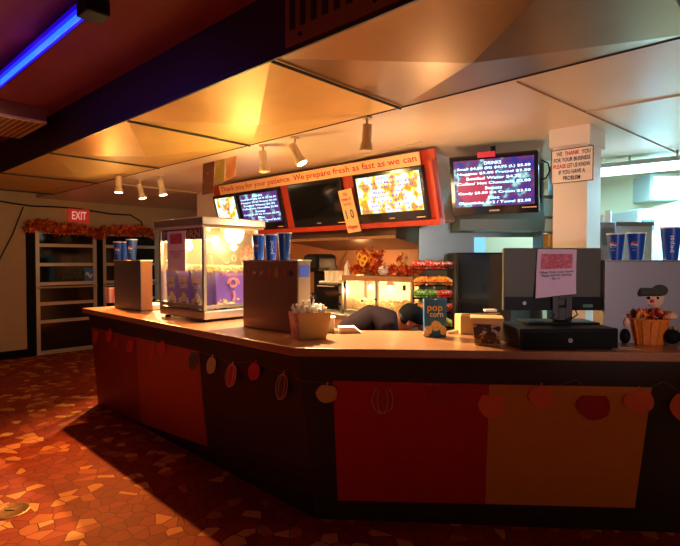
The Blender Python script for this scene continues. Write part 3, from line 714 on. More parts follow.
# monitor seen from the back
MY = 2.86
m0 = hity(503.5, 310.5, MY); m1 = hity(601.5, 248, MY)
mw = m1.x-m0.x; mh = m1.z-m0.z; mxc = (m0.x+m1.x)/2
mn = thing('computer_monitor', 'black computer monitor on the cash drawer, back turned, sheet taped on', 'monitor', (mxc, MY, ZT+.108), 0)
zb = m0.z-(ZT+.108)
MB().box(-mw/2, mw/2, 0, .035, zb, zb+mh).build('screen_case', mat('charcoal_back_cover', (.10, .095, .068), .45, spec=.3), mn, bev=.006)
MB().box(-mw/2+.002, mw/2-.002, -.004, 0, zb+.002, zb+mh*.22).build('lower_band', M['black'], mn)
MB().box(-mw/2+.01, mw/2-.01, .035, .038, zb+.01, zb+mh-.01).build('display', M['blackscr'], mn)
nk = MB(); hw = .052
nk.box(-.01, .025, -.03, -.012, .01, zb+.085); nk.box(.065, .10, -.03, -.012, .01, zb+.085); nk.box(.025, .065, -.03, -.012, .01, zb+.02); nk.box(.025, .065, -.03, -.012, zb+.066, zb+.085)
nk.box(.0, .09, -.014, .002, zb+.03, zb+.08); nk.build('stand_neck', mat('dark_bronze_stand', (.05, .045, .04), .4), mn, bev=.003)
MB().box(-.17, .22, -.10, .10, 0, .012).build('stand_foot', M['black'], mn, bev=.004)
MB().cyl((-.157, -.006, zb+.042), (-.157, -.003, zb+.042), .010).build('round_badge', M['brandmk'], mn)
text(MB(), 'hp', -.157, zb+.042, .012, .009, -.0065).build('badge_lettering', M['black'], mn)
MB().box(.17, .225, -.006, -.003, zb+.018, zb+.036).build('warning_label', M['inkgreen'], mn)
MB().tube([(.0, -.03, .05), (-.03, -.06, .03), (.01, -.08, .02), (.06, -.07, .02), (.12, -.05, .05), (.11, -.03, .09)], .004, 6).build('power_lead', M['black'], mn, smooth=True)
# paper on monitor
pp = thing('paper_notice', 'pink-lit notice with red picture taped to the back of the computer monitor', 'notice', (0, 0, 0))
def P_(x, y): return hity(x, y, MY-.008)
cs = [P_(537.5, 249), P_(576.5, 249.5), P_(574, 293.5), P_(534, 298)]
n_ = 8; vs = []
for j in range(n_+1):
    for i in range(n_+1):
        a = cs[0].lerp(cs[1], i/n_); b = cs[3].lerp(cs[2], i/n_); v = a.lerp(b, j/n_); v.y -= .004+.018*(j/n_)**2+.006*sin(i*.9)*(j/n_); vs.append(v)
pp.location = P_(555, 273); pl_ = pp.location.copy()
def sheetmesh(vs, name, m, par, off=0):
    mb = MB(); V = [Vector(v)-pl_+Vector((0, off, 0)) for v in vs]; N_ = n_+1
    back = [v+Vector((0, .0015, 0)) for v in V]
    fs = [(j*N_+i, j*N_+i+1, (j+1)*N_+i+1, (j+1)*N_+i) for j in range(n_) for i in range(n_)]
    fs2 = [tuple(k+N_*N_ for k in reversed(f)) for f in fs]
    mb.add(V+back, fs+fs2); return mb.build(name, m, par, smooth=True)
sheetmesh(vs, 'sheet', M['paperpink'], pp)
def sub_patch(u0, u1, v0, v1, nm, m, off):
    out = []
    for j in range(n_+1):
        for i in range(n_+1):
            U = u0+(u1-u0)*i/n_; V_ = v0+(v1-v0)*j/n_
            a = cs[0].lerp(cs[1], U); b = cs[3].lerp(cs[2], U); v = a.lerp(b, V_); v.y -= .004+.018*V_**2+.006*sin(U*n_*.9)*V_; out.append(v)
    return sheetmesh(out, nm, m, pp, off)
sub_patch(.10, .90, .10, .42, 'picture', M['pinkimg'], -.002)
tm = MB(); 
vt, ft = text_verts('When Ticket Lane closed\nPlease wait for opening\nline up')
tv = []
for a, b in vt:
    U = .5+a*.84; V_ = .56-b*.20
    p_ = cs[0].lerp(cs[1], U).lerp(cs[3].lerp(cs[2], U), V_); p_.y -= .0065+.018*V_**2+.006*sin(U*n_*.9)*V_; tv.append(p_-pl_)
tm.add(tv, ft); tm.build('lettering', M['ink'], pp)
# ------------------------------------------------------------------ scarecrow doll with basket
q = hitz(648, 343.5, ZT)
sc_ = thing('scarecrow_doll', 'seated scarecrow doll in dark hat hugging an orange basket of leaves', 'doll', (q.x, q.y, ZT), radians(-8))
k_ = 2.86/510
sb_ = MB(); n = 28; prof = [(.068, 0), (.074, .03), (.084, .09), (.098, .135), (.102, .14), (.095, .14), (.078, .06)]
sb_.lathe(prof, n); bk = sb_.build('basket', M['wicker'], sc_, smooth=True)
for k in range(14):
    a = 2*pi*k/14; MB().tube([(.069*cos(a), .069*sin(a), .002), (.086*cos(a), .086*sin(a), .085), (.1*cos(a), .1*sin(a), .138)], .0045, 5).build('basket_stave', M['wicker'], bk)
MB().tube([(.101*cos(2*pi*k/24), .101*sin(2*pi*k/24), .138) for k in range(25)], .005, 6).build('basket_rim', M['wicker'], bk)
mb = MB(); random.seed(9)
for k in range(60): ring_leaf(mb, (random.uniform(-.075, .075), random.uniform(-.075, .06), .145+random.uniform(0, .04)), .026)
mb.build('basket_leaves', M['leafo'], sc_)
MB().ball((.045, .115, .13), .075, (1, .8, 1.4), 16, 10).build('body', M['dollred'], sc_, smooth=True)
hd_ = MB().ball((.035, .06, .245), .072, (1, .9, .95), 20, 14).build('head', M['doll'], sc_, smooth=True)
ht = MB(); ht.ball((.055, .075, .292), .078, (1.05, .95, .72), 20, 12); ht.tube([(-.055, .03, .262), (-.035, .0, .285), (.02, -.015, .285), (.07, -.005, .275)], [.014, .024, .024, .012], 8)
ht.build('hat', M['dollhat'], sc_, smooth=True)
for ex_ in (.0, .045): MB().ball((ex_, .0, .252), .008).build('eye', M['black'], hd_, smooth=True)
MB().ball((.018, -.002, .235), .011).build('nose', M['logored'], hd_, smooth=True)
MB().tube([(.0, .006, .217), (.012, .002, .210), (.028, .002, .210), (.042, .006, .218)], .002, 5).build('mouth', M['inkred'], hd_)
hr = MB()
for k in range(60):
    a = random.uniform(.0, 2*pi); x = .035+.06*cos(a); y = .075+.045*sin(a)
    if y < .05: continue
    hr.tube([(x, y, .26), (x*1.1, y+.005, .21), (x*1.2+random.uniform(-.02, .02), y+.01, .17)], .0025, 4)
for k in range(40):
    x = random.uniform(.08, .14); hr.tube([(x, .07, .24), (x+.015, .05, .19), (x+random.uniform(-.01, .04), .05, .10)], .003, 4)
hr.build('raffia_hair', M['straww'], sc_)
MB().tube([(-.02, .10, .19), (-.075, .06, .165), (-.115, .0, .145)], [.026, .024, .02], 10).build('sleeve', M['dollred'], sc_, smooth=True)
MB().tube([(.10, .09, .19), (.125, .04, .165), (.115, -.03, .16)], [.026, .024, .02], 10).build('sleeve', M['straww'], sc_, smooth=True)
MB().ball((-.115, -.01, .115), .022, (.8, .8, 1.3)).build('hand', M['doll'], sc_, smooth=True)
MB().ball((.09, -.055, .158), .024, (1.4, .8, .7)).build('hand', M['doll'], sc_, smooth=True)
for x, y, s_ in ((-.125, -.02, 1), (.09, -.07, 1.2)):
    MB().ball((x, y, .042*s_), .033*s_, (.75 if x < 0 else 1.1, .9, 1.25 if x < 0 else 1), 14, 10).build('shoe', M['blackm'], sc_, smooth=True)
MB().tube([(.04, .12, .06), (.12, .06, .05), (.12, -.03, .05)], .028, 10).build('trouser_leg', M['blackm'], sc_, smooth=True)
MB().tube([(-.02, .12, .06), (-.11, .08, .05), (-.125, .01, .05)], .026, 10).build('trouser_leg', M['blackm'], sc_, smooth=True)
mb = MB(); 
for k in range(30): a = random.uniform(0, 6.28); mb.tube([(.135+.02*cos(a), -.04, .10), (.14+.04*cos(a), -.05+.03*sin(a), .01+random.uniform(0, .06))], .0025, 4)
mb.build('raffia_tuft', M['straww'], sc_)
# paper slip on counter by drawer
q = hitz(632, 349, ZT)
tag(MB().slab([(-.07, -.01, 0), (.05, -.02, 0), (.03, .05, 0), (-.06, .05, 0)], (0, 0, .002)).build('paper_slip', M['cardtan'], None, loc=(q.x, q.y, ZT+.0005)), 'loose paper slip on the counter between the cash drawer and the scarecrow', 'paper')
# pile of papers behind the counter near person
q = hitz(351, 333.5, ZT)
ps = thing('napkin_stack', 'stack of white napkins near the back of the counter left of the person', 'napkins', (q.x, q.y, ZT), .1)
for k in range(5): MB().box(-.075, .07-.01*k, 0, .10, .008*k, .008*k+.006).build('napkin', M['paper'], ps)
q = hitz(326, 333, ZT)
wt = thing('white_tray_box', 'pale plastic box on the counter right of the straw box', 'box', (q.x+.0, q.y+.03, ZT), 0)
MB().taper((-.05, .05, 0, .10), (-.055, .055, -.005, .105), 0, .085).build('tub', M['lattice'], wt, bev=.005)
MB().box(-.058, .058, -.008, .108, .085, .095).build('lid', M['white'], wt, bev=.003)
# steel scoop/tube on the counter
qa_ = hitz(448, 334, ZT); qb_ = hitz(471, 331, ZT)
tag(MB().cyl((qa_.x, qa_.y, ZT+.012), (qb_.x, qb_.y, ZT+.014), .010).build('metal_tube', M['steel'], smooth=True), 'short grey metal tube lying on the counter behind the popcorn carton', 'tube')
# tan cardboard box behind container
q = hitz(458, 333, ZT)
bx = thing('cardboard_box', 'tan cardboard box behind the patterned container', 'box', (q.x, 3.14, ZT), 0)
MB().box(0, .20, 0, .16, 0, .115).build('carton', M['cardtan'], bx, bev=.003)
MB().slab([(0, 0, .115), (.20, 0, .115), (.235, -.03, .135), (0, -.03, .13)], (0, 0, .003)).build('flap', M['cardtan'], bx)
tag(MB().box(-.035, .035, -.03, .03, 0, .012).build('receipt_pad', M['white'], None, loc=(q.x+.20, 3.2, ZT+.1385)), 'small white pad on the tan cardboard box', 'pad')
# ================================================================== MENU BOARD WALL
PBt = 3.62; TILT = radians(-15)
def on_board(x, y):    # tilted board plane: top at p=3.62
    Pt = W(0, PBt, ZC-.03); N = (AN*cos(TILT)+Vector((0, 0, -sin(TILT)))).normalized()
    return hitpl(x, y, Pt, N)
# local frame of the board: x = AX, z' = up along the board
Pt = W(0, PBt, ZC-.03)
Nb = (AN*cos(TILT)+Vector((0, 0, -sin(TILT)))).normalized(); Ub = Nb.cross(AX); Ub = Ub if Ub.z > 0 else -Ub
def bl(x, y): v = hitpl(x, y, Pt, Nb)-Pt; return v.dot(AX), v.dot(Ub)
RX = atan2(-Ub.dot(AN), Ub.z)   # tilt for rotation_euler x
def bthing(name, label, cat, x, y, off=0, group=None):
    a, u = bl(x, y); loc = Pt+AX*a+Ub*u-Nb*off
    o = thing(name, label, cat, loc, RA, group, RX); return o, a, u
aL, uT = bl(236, 189); aR, uT2 = bl(433.5, 158); _, uB = bl(433, 221.5); _, uB2 = bl(310, 233.5)
a00, _ = bl(214, 200)
uB = (uB+uB2)/2; uT = .0
mbd, a_, u_ = bthing('menu_board', 'long red painted menu board frame leaning out under the low ceiling', 'menu board', 433.5, 190, 0)
mbd.location = Pt+AX*aR
Wd = aR-a00
MB().box(-Wd, 0, .02, .05, uB, uT).build('backing', M['redwood'], mbd)
MB().box(-Wd, 0, -.035, .02, uB, uB+.05).build('bottom_rail', M['redwood'], mbd, bev=.003)
MB().box(-.035, 0, -.035, .02, uB+.05, uT-.09).build('end_rail', M['redwood'], mbd, bev=.003)
for x in (284, 349): 
    a, u = bl(x, 200); 
    MB().box(a-aR-.09, a-aR+.09, -.0, .02, uB+.05, uT-.09).build('divider', M['redwood'], mbd)
# banner
bn, a_, u_ = bthing('banner_sign', 'long orange banner thanking customers along the top of the menu board', 'banner', 422, 158, .045)
b0 = bl(223, 191.5)[0]; b1 = bl(422.5, 158)[0]; bn.location = Pt+AX*b1-Nb*.045
bwid = b1-b0
MB().box(-bwid, 0, 0, .01, uT-.115, uT-.005).build('board', M['orangepaper'], bn)
text(MB(), 'Thank you for your patience  We prepare fresh as fast as we can', -bwid/2, uT-.062, bwid*.98, .075, -.002).build('lettering', M['inkred'], bn)
def tv_on_board(label, x0, x1, scr, lines=None, tm='scr_txt', top=.12, hh=None, group='menu televisions'):
    a0_, u0_ = bl(x0, 200); a1_, u1_ = bl(x1, 200); w = a1_-a0_
    t = thing('television', label, 'television', Pt+AX*((a0_+a1_)/2)-Nb*.04, RA, group, RX)
    zt = uT-top; zb = uB+.055; 
    MB().box(-w/2, w/2, 0, .05, zb, zt).build('bezel', M['bezel'], t, bev=.006)
    MB().box(-w/2+.035, w/2-.035, -.003, 0, zb+.085, zt-.035).build('screen', M[scr] if isinstance(scr, str) else scr, t)
    MB().box(-.03, .03, -.003, 0, zb+.025, zb+.035).build('maker_mark', M['brandmk'], t)
    MB().box(w/2-.12, w/2-.03, -.003, 0, zb+.02, zb+.028).build('control_strip', M['orangepaper'], t)
    if lines:
        mb = MB(); cz = (zb+.085+zt-.035)/2; sh = zt-.035-zb-.085; n = len(lines)
        for i, l in enumerate(lines):
            text(mb, l, 0, cz+sh*(.42-.84*i/(n-1)), min(w*.86, w*.04*len(l)), sh*.62/n, -.006)
        mb.build('menu_text', M[tm], t)
    return t
LN1 = ['POPCORN', 'Small $4.50 Medium $5.50', 'Large $6.50 Refill', 'Butter Free', 'Nachos $4.00', 'Hot Dog $3.50', 'Jalapenos $.50', 'Candy $3.50 Chips $1.50']
LN2 = ['DRINKS', 'Small $4.00 (M) $4.75 (L) $5.50', 'Nuggets $5.00 Pretzel $3.50', 'Bottled Water $4.75', 'Coffee/ Hot Chocolate $2.00', 'Sweets', 'Candy $3.50 Ice Cream $3.50', 'Misc', 'Glowsticks Gr2 / Towel $2.00']
tv_on_board('small television with yellow popcorn picture, leftmost on the menu board', 216, 239, 'scr_yel', ['POPCORN', 'Nachos', 'Pretzels', 'Candy', 'Hot Dogs', 'Drinks'], 'scr_txtd')
tv_on_board('television with dark blue menu, between the yellow picture screen and the dark one', 241, 283, 'scr_blue', LN2)
tv_on_board('switched off black television in the middle of the menu board', 292, 346, 'blackscr')
tv_on_board('bright television with yellow and blue menu at the right of the menu board', 359, 429, 'scr_yel', LN1, 'scr_txtd')
# wait time sign
cs_, a_, u_ = bthing('wait_time_card', 'orange card with handwritten 10 tilted between two televisions', 'sign', 353, 210, .055)
cs_.rotation_euler = (RX, 0, RA); 
mb_ = Matrix.Rotation(radians(-5), 4, 'Y')
cd = MB(); cd.x = mb_; cd.box(-.085, .085, 0, .006, -.21, .21); cd.build('card', M['orangepaper'], cs_)
t_ = MB(); t_.x = mb_; text(t_, 'Wait\nminutes for\nhot food', 0, .12, .13, .13, -.003); text(t_, 'Wingsters', 0, -.16, .13, .05, -.003); t_.build('lettering', M['inkred'], cs_)
t_ = MB(); t_.x = mb_; text(t_, '1 0', 0, -.03, .10, .09, -.003); t_.build('handwritten_number', M['ink'], cs_)
# right television on its own bracket
T0 = hity(447.5, 215, 4.22); 
tl = hity(448, 158, 4.2); trr = hity(538, 150, 3.95); bl_ = hity(452, 217, 4.32); br_ = hity(541, 212, 4.07)
tvx = (trr-tl); tw = tvx.length; tvx.normalize(); tvu = (bl_-tl+br_-trr)*-.5; th_ = tvu.length; tvu.normalize(); tvn = tvx.cross(tvu).normalized()*-1
Mx = Matrix((tvx, tvn if tvn.y > 0 else -tvn, tvu)).transposed()
tvR = thing('television', 'flat television with glowing blue drinks menu hung left of the cream column', 'television', (tl+trr+bl_+br_)/4, 0, 'menu televisions')
# orthonormalise
yv = Vector(Mx.col[1]); zv = tvx.cross(yv).normalized(); yv = zv.cross(tvx).normalized()
Mx = Matrix((tvx, yv, zv)).transposed(); tvR.rotation_euler = Mx.to_euler()
w, h = tw, th_
MB().box(-w/2, w/2, 0, .06, -h/2, h/2).build('bezel', M['bezel'], tvR, bev=.008)
MB().box(-w/2+.035, w/2-.035, -.003, 0, -h/2+.075, h/2-.035).build('screen', M['scr_blue'], tvR)
MB().box(-.04, .04, -.003, 0, -h/2+.03, -h/2+.042).build('maker_mark', M['brandmk'], tvR)
MB().box(w/2-.13, w/2-.02, -.003, 0, -h/2+.045, -h/2+.053).build('control_strip', M['orangepaper'], tvR)
mb = MB(); hh = h-.11; n = len(LN2)
for i, l in enumerate(LN2): text(mb, l, -.0, .02+hh*(.42-.84*i/(n-1)), min(w*.82, w*.032*len(l)), hh*.60/n, -.006)
mb.build('menu_text', M['scr_txt'], tvR)
MB().cyl((-w*.22, -.004, -.02), (-w*.22, -.0035, -.02), h*.27, n=32).build('picture_globe', M['globe'], tvR)
ps_ = MB()
MB().box(-w*.17, w*.03, -.010, .002, h/2-.02, h/2+.022).build('red_tag', mat('red_tag', (.65, .03, .10), .5), tvR)
br = MB(); br.box(-.08, .08, .06, .10, -.06, .14); br.cyl((0, .08, .12), (0, .08, .30), .02); br.build('wall_bracket', M['black'], tvR)
# cable loops by tv
q = [hity(x, y, 4.05) for x, y in ((541, 160), (548, 163), (550, 171), (546, 178), (540, 180))]
cable(q, .006, 'black cable loop beside the drinks television')
# ================================================================== BACK BAR
# hood over back bar
hdA = hitp(303, 240, 4.2).dot(AX); hdB = aB1
hood = thing('exhaust_hood', 'dark metal hood over the back bar under the menu board', 'hood', W(hdA, 3.97, 1.60), RA)
Lh = hdB-hdA-.02
MB().slab([(0, 0, .235), (0, .76, .235), (0, .76, .0), (0, .0, .09)], (Lh, 0, 0)).build('hood_shell', mat('dark_brown_hood', (.10, .05, .03), .35, .4), hood)
MB().box(0, Lh, -.012, 0, .09, .12).build('hood_lip', M['wood'], hood)
# back counter
bk_z = .92; abL = hitp(300, 300, 4.1).dot(AX); abR = hitp(405, 300, 4.1).dot(AX)
bb = thing('back_bar', 'low back counter along the orange wall behind the person', 'counter', W(abL, 3.85, 0), RA)
MB().box(0, abR-abL, 0.02, .88, 0, bk_z-.04).build('cabinet', M['wood'], bb)
MB().box(-.01, abR-abL+.01, 0, .89, bk_z-.04, bk_z).build('worktop', M['steel'], bb, bev=.005)
# glass warmer
wp = 3.92
w0 = hitp(344, 277, wp).dot(AX); w1 = hitp(413, 277, wp).dot(AX); wz = hitp(375, 276, wp).z
wm = thing('glass_warmer', 'lit glass food warmer with wooden top on the back counter', 'food warmer', W(w0, wp, bk_z), RA)
ww = w1-w0; wh = wz-bk_z
MB().box(0, ww, 0, .40, 0, .05).build('base', M['steel'], wm, bev=.004)
MB().box(-.02, ww+.02, -.015, .42, wh-.05, wh).build('top', M['wood'], wm, bev=.004)
for x in (0, ww*.48, ww-.03):
    MB().box(x, x+.03, 0, .03, .05, wh-.05).build('post', M['steel'], wm)
for x in (0, ww-.03): MB().box(x, x+.03, .37, .40, .05, wh-.05).build('post', M['steel'], wm)
MB().box(.03, ww-.03, .010, .014, .05, wh-.05).build('front_glass', M['sheet'], wm)
MB().box(.03, ww-.03, .385, .395, .05, wh-.05).build('back_panel', mat('warmer_back', (.85, .68, .48), .5), wm)
for x in (.2, .45): 
    lb = MB().cyl((x, .2, wh-.05), (x, .2, wh-.10), .03, .045).build('heat_lamp', M['steel'], wm)
    MB().ball((x, .2, wh-.125), .026).build('bulb', M['bulbw'], lb, smooth=True)
for x, z in ((.0, wh-.12), (ww-.11, wh-.13)): MB().box(x, x+.03, -.012, 0, z, z+.05).build('hinge', M['black'], wm)
MB().cyl((ww*.5, -.02, .17), (ww*.5, 0, .17), .010).cyl((ww*.30, -.02, .15), (ww*.30, 0, .15), .010).build('knob', M['black'], wm)
random.seed(21)
mb = MB(); kernels(mb, 420, lambda: (random.uniform(.04, ww-.04), random.uniform(.05, .36), .05+random.uniform(.01, .10)), .016)
o = mb.build('warmer_snacks', M['popcorn'], None, loc=wm.location, rot=(0, 0, RA)); tag(o, 'heap of golden snacks in the lit warmer on the back counter', 'snacks', kind='stuff')
# decorations on the warmer top
wtop = wm.location.z+wh
def onw(x, y=276, p=None): q = hitp(x, y, p or (wp+.15)); return Vector((q.x, q.y, wtop))
g0 = onw(352); g1_ = onw(422)
dg = thing('leaf_garland', 'bright orange leaf garland lying on top of the glass warmer', 'garland', g0, RA)
lg = (g1_-g0).length; mb = MB(); random.seed(31)
for k in range(260):
    x = lg*k/260; ring_leaf(mb, (x, random.uniform(-.10, .05), .04+random.uniform(-.02, .05)), random.uniform(.03, .045))
mb.build('leaves', M['leafo'], dg); MB().tube([(lg*k/8, -.03, .03+.01*(k % 2)) for k in range(9)], .006).build('stem', M['wood'], dg)
q = onw(370)
fb = thing('autumn_flower_bunch', 'bunch of orange and yellow autumn flowers standing on the glass warmer', 'flowers', q, RA)
MB().cyl((-.03, .03, 0), (-.03, .03, .19), .05, .055, 20).build('vase', mat('grey_green_vase', (.35, .38, .30), .4), fb, smooth=True)
mb = MB()
for k in range(130): ring_leaf(mb, (random.uniform(-.11, .15), random.uniform(-.10, .02), random.uniform(.05, .25)), random.uniform(.035, .05))
mb.build('leaves', M['leafo'], fb)
for x, z in ((.0, .13), (.03, .17), (-.04, .19)):
    f_ = MB(); 
    for k in range(14):
        a = 2*pi*k/14; f_.ball((x+.03*cos(a), -.12, z+.03*sin(a)), .013, (1, .5, 1), 6, 4)
    fo = f_.build('flower', mat('petal_yellow', (.95, .50, .05), .7), fb); MB().ball((x, -.125, z), .016, (1, .6, 1)).build('flower_centre', M['wood'], fo)
q = onw(383.5)
wpk = thing('white_pumpkin', 'small white pumpkin decoration with dark lettering on the glass warmer', 'pumpkin', q+Vector((0, -.08, 0)), RA)
mb = MB(); n = 32
prof = []
for j in range(9):
    t = -pi/2+pi*j/8; prof.append((max(.004, .062*cos(t)), .055+.052*sin(t)))
for j, (r, z) in enumerate(prof): pass
vs = []; 
for r, z in prof:
    for k in range(n): rr = r*(1+.07*abs(cos(k*pi/n*4*2/2))); vs.append((rr*cos(2*pi*k/n), rr*sin(2*pi*k/n), z))
fs = [(i*n+k, i*n+(k+1) % n, (i+1)*n+(k+1) % n, (i+1)*n+k) for i in range(8) for k in range(n)]
mb.add(vs, fs); mb.build('pumpkin_shell', M['paper'], wpk, smooth=True)
MB().tube([(0, 0, .10), (.005, 0, .12), (.015, 0, .13)], .008, 6).build('stalk', M['wood'], wpk)
text(MB(), 'Happy\nFall', 0, .055, .07, .04, -.068).build('lettering', M['ink'], wpk)
q = onw(401)
ch = thing('corn_husk_bundle', 'upright orange corn husk bundle at the right end of the glass warmer', 'decoration', q, RA)
mb = MB()
for k in range(26):
    a = random.uniform(0, 6.28); s_ = random.uniform(.01, .05)
    mb.tube([(-.04+.012*cos(a), .012*sin(a), 0), (.0+.03*cos(a), .03*sin(a), .10), (.035+s_*cos(a), s_*sin(a), .16+random.uniform(0, .07))], [.014, .018, .006], 5)
mb.build('husks', M['cornh'], ch)
mb = MB()
for k in range(26): ring_leaf(mb, (.02+random.uniform(-.04, .04), random.uniform(-.05, .01), random.uniform(.05, .22)), .028)
mb.build('leaves', M['leafo'], ch)
# wooden spoon/ladle hanging
q = hitp(340.5, 262, PB-.03)
ldl = thing('hanging_ladle', 'wooden handled ladle hanging on the orange wall above the warmer', 'ladle', q, RA)
MB().tube([(0, 0, -.06), (.06, 0, .04), (.12, 0, .13)], .008).build('handle', M['wood'], ldl)
MB().lathe([(.005, -.04), (.04, -.03), (.055, 0), (.05, 0)], 20, (-.03, 0, -.08)).build('bowl', M['wood'], ldl, smooth=True)
# toaster oven + black coffee machine + white containers
o0 = hitp(318, 281, 3.9)
ov = thing('toaster_oven', 'black fronted oven with steel frame on the back counter left of warmer', 'oven', W(o0.dot(AX), 3.9, bk_z), RA)
ovw = hitp(341, 281, 3.9).dot(AX)-o0.dot(AX); ovh = o0.z-bk_z
MB().box(0, ovw, 0.01, .4, 0, ovh).build('case', M['steel'], ov, bev=.006)
MB().box(.0, ovw-.04, 0, .01, .03, ovh-.03).build('glass_door', M['blackscr'], ov, bev=.003)
MB().cyl((.02, -.03, ovh-.05), (ovw-.07, -.03, ovh-.05), .007).build('door_handle', M['steel'], ov)
for z in (.1, .2, .3): MB().cyl((ovw-.02, -.012, z), (ovw-.02, .01, z), .012).build('knob', M['black'], ov)
q = hitp(316, 290, 3.72)
cf = thing('coffee_machine', 'tall black rounded coffee machine behind the bronze dispenser', 'coffee machine', W(q.dot(AX), 3.9, bk_z), RA)
cf.location = W(hitp(303, 281, 3.9).dot(AX), 3.88, bk_z)
cw = o0.dot(AX)-hitp(303, 281, 3.9).dot(AX)-.01
ctop = hitp(312, 254, 3.9).z-bk_z
MB().box(0, cw, 0, .35, 0, .06).build('base', M['black'], cf, bev=.02)
MB().box(0, cw, .18, .35, .06, ctop-.12).build('column', M['black'], cf, bev=.02)
MB().box(0, cw, 0, .35, ctop-.2, ctop).build('head', M['black'], cf, bev=.05)
MB().lathe([(.05, 0), (.065, .05), (.05, .11), (.03, .13)], 24, (cw/2, .09, .065)).build('carafe', M['nightglass'], cf, smooth=True)
g6 = 'white containers on top of the oven'
for k, (x, hh, lab) in enumerate(((328.5, .10, 'white square container on the oven, left one'), (333.8, .10, 'white square container on the oven, second from the left'), (339, .10, 'white square container on the oven, beside the tall white bottle'))):
    q = hitp(x, 281, 3.98)
    t = thing('white_container', lab, 'container', (q.x, q.y, bk_z+ovh), RA, g6)
    MB().taper((-.028, .028, -.03, .05), (-.031, .031, -.033, .053), 0, hh).build('tub', M['white'], t, bev=.004)
    MB().box(-.033, .033, -.036, .056, hh, hh+.012).build('lid', M['paper'], t)
q = hitp(347.5, 276, 3.98)
t = thing('white_bottle', 'white rounded squeeze bottle standing at the left end of the warmer top', 'bottle', (q.x, q.y, wtop), RA)
MB().lathe([(.035, 0), (.037, .08), (.03, .11), (.012, .125)], 20).build('bottle_body', M['white'], t, smooth=True)
MB().lathe([(.012, .124), (.008, .15), (.003, .155)], 12).build('cap', M['paper'], t, smooth=True)
# candy rack
RY = 4.25
r0_ = hity(413, 322, RY); r1_ = hity(452, 322, RY); rzt = hity(430, 266, RY).z
rk = thing('wire_candy_rack', 'black wire rack with tiers of candy bags beside the steel wall', 'rack', (r0_.x, RY, bk_z), radians(-8))
rw = r1_.x-r0_.x; rh = rzt-bk_z
tiers = [hity(430, y, RY).z-bk_z for y in (270, 286, 299, 313, 327)]
for x in (0, rw):
    for y in (0, .18): MB().cyl((x, y, 0), (x, y, rh+.02), .004, n=8).build('upright', M['black'], rk)
for z in tiers:
    mb = MB()
    for y in (0, .045, .09, .135, .18): mb.cyl((0, y, z), (rw, y, z), .0025, n=6)
    for x in (0, rw*.5, rw): mb.cyl((x, 0, z), (x, .18, z), .0025, n=6)
    mb.cyl((0, 0, z+.03), (rw, 0, z+.03), .003, n=6)
    mb.build('wire_shelf', M['black'], rk)
kinds = [('cred', 'red'), ('cora', 'orange'), ('green', 'green'), ('cora', 'tan orange'), ('cred', 'dark red')]
names_t = ['top', 'second', 'third', 'fourth', 'bottom']
Rr = Matrix.Rotation(radians(-8), 3, 'Z')
bag0 = {}
pool = {0: ['cred', 'cred', 'blackred'], 1: ['cora', 'cora', 'cora'], 2: ['green', 'green', 'cred'], 3: ['cora', 'tanb', 'cred'], 4: ['cred', 'cyel', 'cyel']}
M['blackred'] = ramp_mat('red_black_wrapper', [(0, (.04, .01, .01)), (.48, (.55, .02, .03)), (.62, (.7, .6, .5))], 40, 'noise', const=True)
M['tanb'] = ramp_mat('tan_brown_wrapper', [(0, (.10, .03, .01)), (.5, (.55, .30, .12)), (.65, (.08, .02, .01))], 40, 'noise', const=True)
for nm_, base_c, dk, lt2 in (('cred', (.55, .02, .03), (.10, .01, .01), (.75, .5, .4)), ('cora', (.85, .22, .02), (.35, .04, .01), (.95, .60, .15)), ('green', (.10, .40, .05), (.02, .10, .02), (.75, .70, .45)), ('cyel', (.50, .60, .05), (.10, .25, .03), (.9, .8, .2))):
    M[nm_+'w'] = ramp_mat(nm_+'_wrapper', [(0, dk), (.38, base_c), (.60, lt2), (.66, base_c)], 45, 'noise', const=True, rough=.35)
cn = {'cred': 'red', 'cora': 'orange', 'green': 'green', 'cyel': 'yellow green', 'blackred': 'red and black', 'tanb': 'tan and brown'}
for ti, z in enumerate(tiers):
    for k in range(3):
        m_ = pool[ti][k]; ww_ = rw*.37
        mb = MB(); mb.ball((0, 0, 0), 1, (ww_/2, .030, .036), 16, 8, rag=.10)
        mb.box(-ww_/2-.004, -ww_/2+.012, -.004, .004, -.032, .032); mb.box(ww_/2-.012, ww_/2+.004, -.004, .004, -.032, .032)
        loc = Vector((r0_.x, RY, bk_z))+Rr@Vector((rw*(.18+.32*k), .06+.02*(k % 2), z+.043))
        o = thing('candy_bag', '%s candy bag on the %s tier of the wire rack, %s one' % (cn[m_], names_t[ti], ('left', 'middle', 'right')[k]), 'candy bag', loc, radians(-8), 'candy bags on the wire rack', radians(-25))
        o.rotation_euler[1] = random.uniform(-.3, .3)
        mb.build('wrapper', M.get(m_+'w', M.get(m_)), o, smooth=True)
        lt_ = MB(); lt_.tube([(ww_*(-.25+.1*j), -.031, .008*(-1)**j) for j in range(6)], .0035, 5); lt_.build('printed_name', M['white' if ti in (0, 2) else 'popyel'], o)
# ------------------------------------------------------------------ steel wall right of back bar
SY = 5.0
sx0 = hity(419, 260, SY).x; sx1 = hity(545, 260, SY).x
ox0 = hity(474, 250, SY).x; ox1 = hity(541, 250, SY).x; oz1 = hity(500, 237, SY).z; oz0 = hity(500, 252.5, SY).z
sw_ = MB()
sw_.box(sx0, ox0, SY, SY+.06, 0, ZC); sw_.box(ox1, ox1+.02, SY, SY+.06, 0, ZC); sw_.box(ox0, ox1, SY, SY+.06, oz1, ZC); sw_.box(ox0, ox1, SY, SY+.06, 0, oz0)
struct(sw_.build('wall_steel', M['steeld']))
MB_ = MB().box(ox0-.02, ox1+.02, SY-.05, SY-.001, oz0-.03, oz0).build('trim_8', M['steeld']); struct(MB_)
